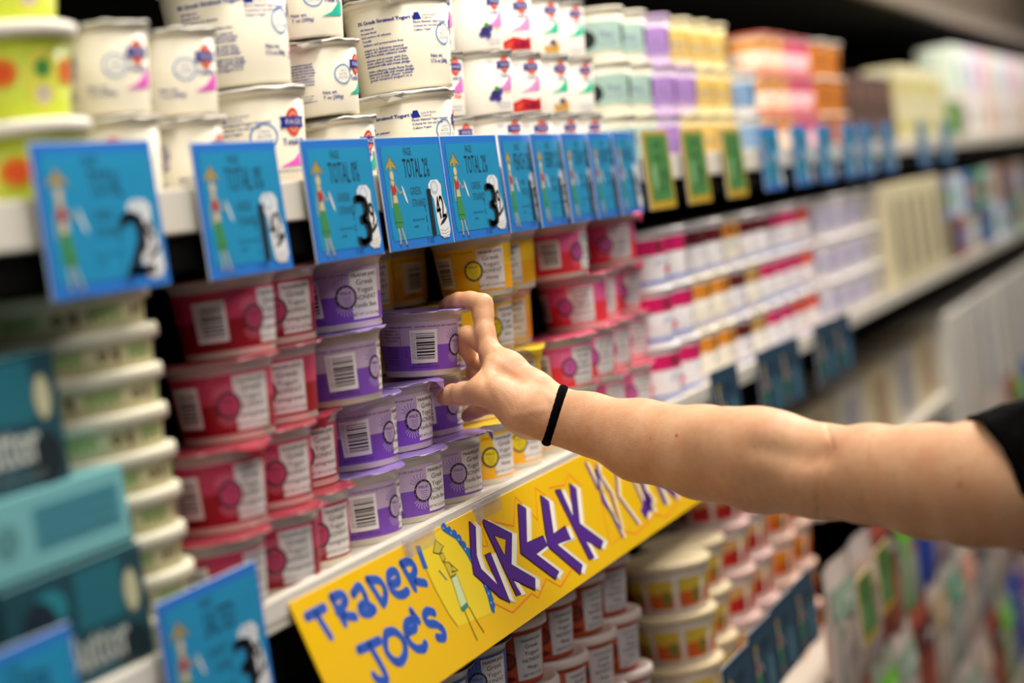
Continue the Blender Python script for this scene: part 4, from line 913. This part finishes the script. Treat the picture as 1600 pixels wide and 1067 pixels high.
# radii in image pixels at the joint's distance
def jr(px, py, Z, rp): return (J(px, py, Z), rp * Z * 1.19 / 3000)
chain([jr(862, 643, 1.745, 37), jr(888, 655, 1.74, 41), jr(920, 662, 1.73, 46), jr(1000, 688, 1.70, 62), jr(1100, 707, 1.65, 71), jr(1190, 720, 1.60, 79), jr(1290, 738, 1.555, 71),
       jr(1360, 741, 1.525, 75), jr(1450, 752, 1.485, 87), jr(1530, 757, 1.45, 95), jr(1600, 762, 1.42, 92), jr(1660, 762, 1.39, 70)], .012, .82)
chain([jr(1130, 690, 1.615, 46), jr(1215, 702, 1.575, 46), jr(1275, 712, 1.56, 30)], .02)            # forearm muscle
# palm, thenar, heel
chain([jr(880, 640, 1.748, 26), jr(835, 612, 1.755, 30), jr(795, 575, 1.772, 24), jr(766, 550, 1.785, 17)], .012)
chain([jr(870, 655, 1.75, 30), jr(825, 640, 1.76, 40), jr(790, 605, 1.775, 34), jr(775, 578, 1.785, 24)], .012)
chain([jr(868, 662, 1.765, 30), jr(826, 652, 1.79, 31), jr(796, 625, 1.815, 26), jr(782, 600, 1.825, 17)], .012)
chain([jr(858, 658, 1.742, 30), jr(812, 638, 1.738, 33), jr(778, 616, 1.740, 24), jr(755, 612, 1.742, 20.5)], .012)
# thumb
chain([jr(775, 613, 1.740, 23), jr(748, 612, 1.750, 20), jr(724, 615, 1.768, 17.5), jr(708, 617, 1.786, 16.5), jr(694, 621, 1.800, 13)], .006)
capsule(J(762, 592, 1.755), J(772, 575, 1.765), .012, .012, .012)
# index finger arched over the lid
chain([jr(766, 552, 1.785, 17), jr(758, 520, 1.795, 15.5), jr(755, 492, 1.803, 15.8), jr(754, 476, 1.806, 17.2)], .006)
chain([jr(753, 475, 1.806, 16.5), jr(735, 469, 1.812, 14.0), jr(716, 470, 1.818, 13.2)], .004)
chain([jr(716, 470, 1.818, 13.0), jr(702, 474, 1.824, 11.2), jr(692, 478, 1.829, 8.2)], .004)
# the other fingers curl behind the cup
chain([jr(778, 560, 1.790, 17), jr(750, 535, 1.800, 14), jr(731, 523, 1.806, 14.5)], .005)
chain([jr(731, 523, 1.806, 14.3), jr(727, 542, 1.822, 12.5), jr(734, 558, 1.845, 11)], .004)
chain([jr(785, 585, 1.810, 17), jr(762, 572, 1.835, 14), jr(742, 566, 1.850, 13)], .005)
chain([jr(742, 566, 1.850, 13), jr(740, 584, 1.862, 12), jr(750, 596, 1.872, 10)], .004)
chain([jr(796, 620, 1.825, 17), jr(770, 632, 1.835, 14), jr(745, 640, 1.845, 12.5), jr(730, 650, 1.858, 10.5)], .005)

def surface_nets(F):
    s = F < 0
    c = np.zeros(tuple(d - 1 for d in F.shape), np.int32)
    for dx in (0, 1):
        for dy in (0, 1):
            for dz in (0, 1): c += s[dx:dx + F.shape[0] - 1, dy:dy + F.shape[1] - 1, dz:dz + F.shape[2] - 1]
    act = (c > 0) & (c < 8); idx = np.full(act.shape, -1, np.int64); I = np.argwhere(act); idx[act] = np.arange(len(I))
    acc = np.zeros((len(I), 3)); cnt = np.zeros(len(I))
    corners = [(a, b, d) for a in (0, 1) for b in (0, 1) for d in (0, 1)]
    for i, p in enumerate(corners):
        for q in corners[i + 1:]:
            if sum(abs(p[k] - q[k]) for k in range(3)) != 1: continue
            f0 = F[I[:, 0] + p[0], I[:, 1] + p[1], I[:, 2] + p[2]]; f1 = F[I[:, 0] + q[0], I[:, 1] + q[1], I[:, 2] + q[2]]
            m = (f0 < 0) != (f1 < 0); t = np.where(m, f0 / np.where(m, f0 - f1, 1), 0)
            pt = np.array(p)[None] + t[:, None] * (np.array(q) - np.array(p))[None]
            acc[m] += pt[m]; cnt[m] += 1
    V = lo + (I + acc / cnt[:, None]) * hstep; Q = []
    for ax in range(3):
        a = [slice(None)] * 3; b = [slice(None)] * 3; a[ax] = slice(0, -1); b[ax] = slice(1, None)
        e = s[tuple(a)] != s[tuple(b)]; E = np.argwhere(e); u, v = [(1, 2), (2, 0), (0, 1)][ax]
        ok = (E[:, u] > 0) & (E[:, v] > 0) & (E[:, u] < F.shape[u] - 1) & (E[:, v] < F.shape[v] - 1); E = E[ok]
        inside = s[E[:, 0], E[:, 1], E[:, 2]]
        def g(du, dv):
            K = E.copy(); K[:, u] -= du; K[:, v] -= dv; return idx[K[:, 0], K[:, 1], K[:, 2]]
        A, B, C_, D_ = g(1, 1), g(0, 1), g(0, 0), g(1, 0)
        q = np.stack([A, B, C_, D_], 1); q[~inside] = q[~inside][:, ::-1]; Q.append(q)
    return V, np.concatenate(Q)
V, Q = surface_nets(F); del F
# light Laplacian relaxation
E2 = np.concatenate([Q[:, [0, 1]], Q[:, [1, 2]], Q[:, [2, 3]], Q[:, [3, 0]]])
def relax(V, n, lam):
    for _ in range(n):
        acc = np.zeros_like(V); cnt = np.zeros(len(V)); np.add.at(acc, E2[:, 0], V[E2[:, 1]]); np.add.at(acc, E2[:, 1], V[E2[:, 0]])
        np.add.at(cnt, E2[:, 0], 1); np.add.at(cnt, E2[:, 1], 1); V = V + lam * (acc / cnt[:, None] - V)
    return V
V = relax(V, 6, .5)
# normals, then creases pressed into the side that faces the elbow hollow / back of the hand
fn = np.cross(V[Q[:, 2]] - V[Q[:, 0]], V[Q[:, 3]] - V[Q[:, 1]]); N = np.zeros_like(V)
for k in range(4): np.add.at(N, Q[:, k], fn)
N /= np.linalg.norm(N, axis=1)[:, None] + 1e-12
U = np.stack([800 + 3000 * V[:, 0] / -V[:, 2], 533.5 - 3000 * V[:, 1] / -V[:, 2]], 1)
def near(pl):
    d = np.full(len(U), 1e9); pl = np.array(pl, float)
    for a, b in zip(pl[:-1], pl[1:]):
        ab = b - a; t = np.clip(((U - a) @ ab) / (ab @ ab), 0, 1); d = np.minimum(d, np.linalg.norm(U - a - t[:, None] * ab, axis=1))
    return d
front = N[:, 2] > .1
def dent(pl, wpx, depth):
    global V
    V = V - N * (depth * np.exp(-(near(pl) / wpx) ** 2) * front)[:, None]
dent([(1292, 664), (1300, 700), (1284, 730), (1277, 770), (1280, 812)], 4, .0010)
dent([(1356, 690), (1352, 740), (1350, 790)], 4, .0005)
dent([(1180, 700), (1240, 712), (1284, 712)], 22, .0040)
dent([(1262, 726), (1290, 700)], 10, .0012)
dent([(790, 640), (840, 600)], 5, .0002)
dent([(716, 470), (718, 482)], 3, .0005)
for a, b in (((766, 532), (790, 552)), ((762, 540), (786, 562)), ((770, 526), (784, 540)), ((744, 478), (754, 484)), ((780, 612), (800, 640)), ((800, 618), (812, 650)), ((742, 622), (760, 628)), ((818, 640), (846, 660)), ((700, 606), (701, 616)), ((704, 604), (705, 615))): dent([a, b], 1.6, .00022)
dent([(758, 600), (772, 632)], 6, .0008); dent([(748, 560), (756, 590)], 5, .0008)
V = V + N * ((np.exp(-(near([(772, 560), (862, 622)]) / 7) ** 2) * .0008) * front)[:, None]       # tendon
V = V + N * ((np.exp(-(near([(800, 650), (850, 640)]) / 6) ** 2) * .0006) * front)[:, None]
W_ = toW(V)

skin = bpy.data.materials.new('skin'); skin.use_nodes = True; nt = skin.node_tree; bs = nt.nodes['Principled BSDF']
bs.inputs['Roughness'].default_value = .48; bs.inputs['Subsurface Weight'].default_value = .25
bs.inputs['Subsurface Radius'].default_value = (1, .4, .2); bs.inputs['Subsurface Scale'].default_value = .005
tc = nt.nodes.new('ShaderNodeTexCoord')
def noise(sc, det, lo_, hi_):
    n = nt.nodes.new('ShaderNodeTexNoise'); n.inputs['Scale'].default_value = sc; n.inputs['Detail'].default_value = det
    nt.links.new(tc.outputs['Object'], n.inputs['Vector']); r = nt.nodes.new('ShaderNodeMapRange'); r.inputs[1].default_value = lo_; r.inputs[2].default_value = hi_
    nt.links.new(n.outputs['Fac'], r.inputs[0]); return r, n
r1, _ = noise(26, 3, .35, .7); r2, _ = noise(140, 4, .45, .8)
mx1 = nt.nodes.new('ShaderNodeMix'); mx1.data_type = 'RGBA'; mx1.inputs[6].default_value = lin('#eab88c'); mx1.inputs[7].default_value = lin('#dfa278')
nt.links.new(r1.outputs[0], mx1.inputs[0])
mx2 = nt.nodes.new('ShaderNodeMix'); mx2.data_type = 'RGBA'; mx2.inputs[7].default_value = lin('#c98662'); nt.links.new(mx1.outputs[2], mx2.inputs[6])
ml = nt.nodes.new('ShaderNodeMath'); ml.operation = 'MULTIPLY'; ml.inputs[1].default_value = .35; nt.links.new(r2.outputs[0], ml.inputs[0]); nt.links.new(ml.outputs[0], mx2.inputs[0])
nt.links.new(mx2.outputs[2], bs.inputs['Base Color'])
_, nb = noise(420, 5, 0, 1); vo = nt.nodes.new('ShaderNodeTexVoronoi'); vo.inputs['Scale'].default_value = 650; nt.links.new(tc.outputs['Object'], vo.inputs['Vector'])
ad = nt.nodes.new('ShaderNodeMath'); ad.operation = 'ADD'; nt.links.new(nb.outputs['Fac'], ad.inputs[0]); nt.links.new(vo.outputs['Distance'], ad.inputs[1])
bp = nt.nodes.new('ShaderNodeBump'); bp.inputs['Strength'].default_value = .22; bp.inputs['Distance'].default_value = .0008
nt.links.new(ad.outputs[0], bp.inputs['Height']); nt.links.new(bp.outputs['Normal'], bs.inputs['Normal'])

person = thing('person', 'person in black sleeve and wrist band reaching in from the right, gripping a purple cup', 'person', tuple(toW(J(1560, 757, 1.43)[None])[0]))
def world_child(name, vs, fs, m, smooth=True, par=None):
    me = bpy.data.meshes.new(name); off = np.array(person.location)
    me.from_pydata([tuple(p) for p in (np.array(vs) - off).tolist()], [], [tuple(map(int, f)) for f in fs]); me.materials.append(m)
    me.polygons.foreach_set('use_smooth', [smooth] * len(me.polygons)); me.update()
    o = bpy.data.objects.new(name, me); COL.objects.link(o); o.parent = par or person; return o
body = world_child('bare_arm_and_hand', W_, Q, skin)
# wrist band
def tube_ring(cx, cy, Z, dirv, ra, rdepth, rt, name, m, n=64, k=12):
    c = J(cx, cy, Z); d = np.array([dirv[0], -dirv[1], 0]); d = d / np.linalg.norm(d); ax = np.array([d[1], -d[0], 0]); dep = np.array([0, 0, -1.])
    ax = ax * .96 + dep * .0
    vs = []; fs = []
    for i in range(n):
        a = 2 * PI * i / n; p = c + d * ra * math.cos(a) + dep * rdepth * math.sin(a); nr = d * math.cos(a) / ra + dep * math.sin(a) / rdepth; nr /= np.linalg.norm(nr)
        for j in range(k):
            b_ = 2 * PI * j / k; rr = rt * (1 + .04 * math.sin(a * 23 + b_)); vs.append(p + nr * rr * .8 * math.cos(b_) + ax * rr * math.sin(b_))
    for i in range(n):
        for j in range(k): fs.append((i * k + j, i * k + (j + 1) % k, ((i + 1) % n) * k + (j + 1) % k, ((i + 1) % n) * k + j))
    return world_child(name, toW(np.array(vs)), fs, m)
BLK = mat('black_elastic', '#030304', 1.0, bump=.6, scale=900)
BLK.node_tree.nodes['Principled BSDF'].inputs['Specular IOR Level'].default_value = .1
tube_ring(867, 649, 1.745, (-.30, .95), .0300, .0280, .0060, 'wrist_band', BLK)
# nail
def nail(px, py, Z, nrm, wd, ln, name='fingernail'):
    c = J(px, py, Z); nrm = np.array(nrm, float); nrm /= np.linalg.norm(nrm); t = np.array([-1, -.25, -.2]); t -= nrm * (t @ nrm); t /= np.linalg.norm(t); s_ = np.cross(nrm, t)
    vs = []; fs = []; n = 8
    for i in range(n + 1):
        for j in range(n + 1):
            u = i / n * 2 - 1; v_ = j / n * 2 - 1; q = 1 - .25 * abs(u) ** 3
            vs.append(c + t * u * ln + s_ * v_ * wd * q + nrm * (.0008 - .0018 * v_ * v_ - .0004 * u * u))
    for i in range(n):
        for j in range(n): a = i * (n + 1) + j; fs.append((a, a + 1, a + n + 2, a + n + 1))
    return world_child(name, toW(np.array(vs)), fs, mat('nail', '#e3b09a', .22, coat=.5), par=body)
nail(696, 471, 1.826, (-.25, .9, -.5), .0048, .0062)
# small marks on the skin
def onskin(px, py, r, colr, name):
    d = np.hypot(U[:, 0] - px, U[:, 1] - py); ok = np.where(front & (d < 6))[0]; i = ok[np.argmin(d[ok])]; p = V[i]; nn = N[i]
    a = np.cross(nn, [0, 1, 0]); a /= np.linalg.norm(a); b_ = np.cross(nn, a); vs = [p + nn * .0004]; fs = []
    for j in range(12): q = 2 * PI * j / 12; vs.append(p + (a * math.cos(q) + b_ * math.sin(q) * .8) * r * (1 + .2 * math.sin(3 * q)) + nn * .00005)
    for j in range(12): fs.append((0, 1 + j, 1 + (j + 1) % 12))
    world_child(name, toW(np.array(vs)), fs, mat('mark_' + colr.strip('#'), colr, .5), par=body)
for px, py, r, c_ in ((1058, 680, .0022, '#c0604c'), (1174, 697, .0012, '#a86a4c'), (1499, 758, .0022, '#9c4e36'), (1497, 732, .0011, '#a05c40'), (1016, 684, .0010, '#b07050')): onskin(px, py, r, c_, 'skin_mark')
# sleeve : rings from the slanted hem outwards
def sleeve():
    vs = []; fs = []; n = 72; rings = []
    T = [(1521, 651), (1560, 636), (1610, 622), (1680, 606), (1780, 590)]; B = [(1606, 868), (1640, 890), (1690, 905), (1750, 915), (1840, 925)]
    Zs = [1.440, 1.425, 1.405, 1.375, 1.33]
    for k, ((tx, ty), (bx, by), Z) in enumerate(zip(T, B, Zs)):
        t = J(tx, ty, Z); b_ = J(bx, by, Z); c = (t + b_) / 2; h = (t - b_) / 2; L = np.linalg.norm(h); dep = np.array([.0, 0, -1.]) * (.071 + .004 * k)
        for i in range(n):
            a = 2 * PI * i / n; fold = 1 + (.018 * math.sin(5 * a + k * 1.1) + .012 * math.sin(11 * a - k * .7)) * min(k, 2) / 2
            vs.append(c + h * math.cos(a) * fold + dep * math.sin(a) * fold)
    m = len(T)
    inner = [v_ + 0 for v_ in vs]
    for k in range(m - 1):
        for i in range(n): j = (i + 1) % n; fs.append((k * n + i, k * n + j, (k + 1) * n + j, (k + 1) * n + i))
    o = world_child('shirt_sleeve', toW(np.array(vs)), fs, mat('black_cotton', '#040405', .95, spec=.1, bump=.3, scale=700, var=.3))
    sb = o.modifiers.new('Subdivision', 'SUBSURF'); sb.levels = 2; sb.render_levels = 2
    so = o.modifiers.new('Solidify', 'SOLIDIFY'); so.thickness = .0018; so.offset = 0
    tx = bpy.data.textures.new('folds', 'CLOUDS'); tx.noise_scale = .035
    dm = o.modifiers.new('Displace', 'DISPLACE'); dm.texture = tx; dm.strength = .008; dm.mid_level = .5
    return o
sleeve()
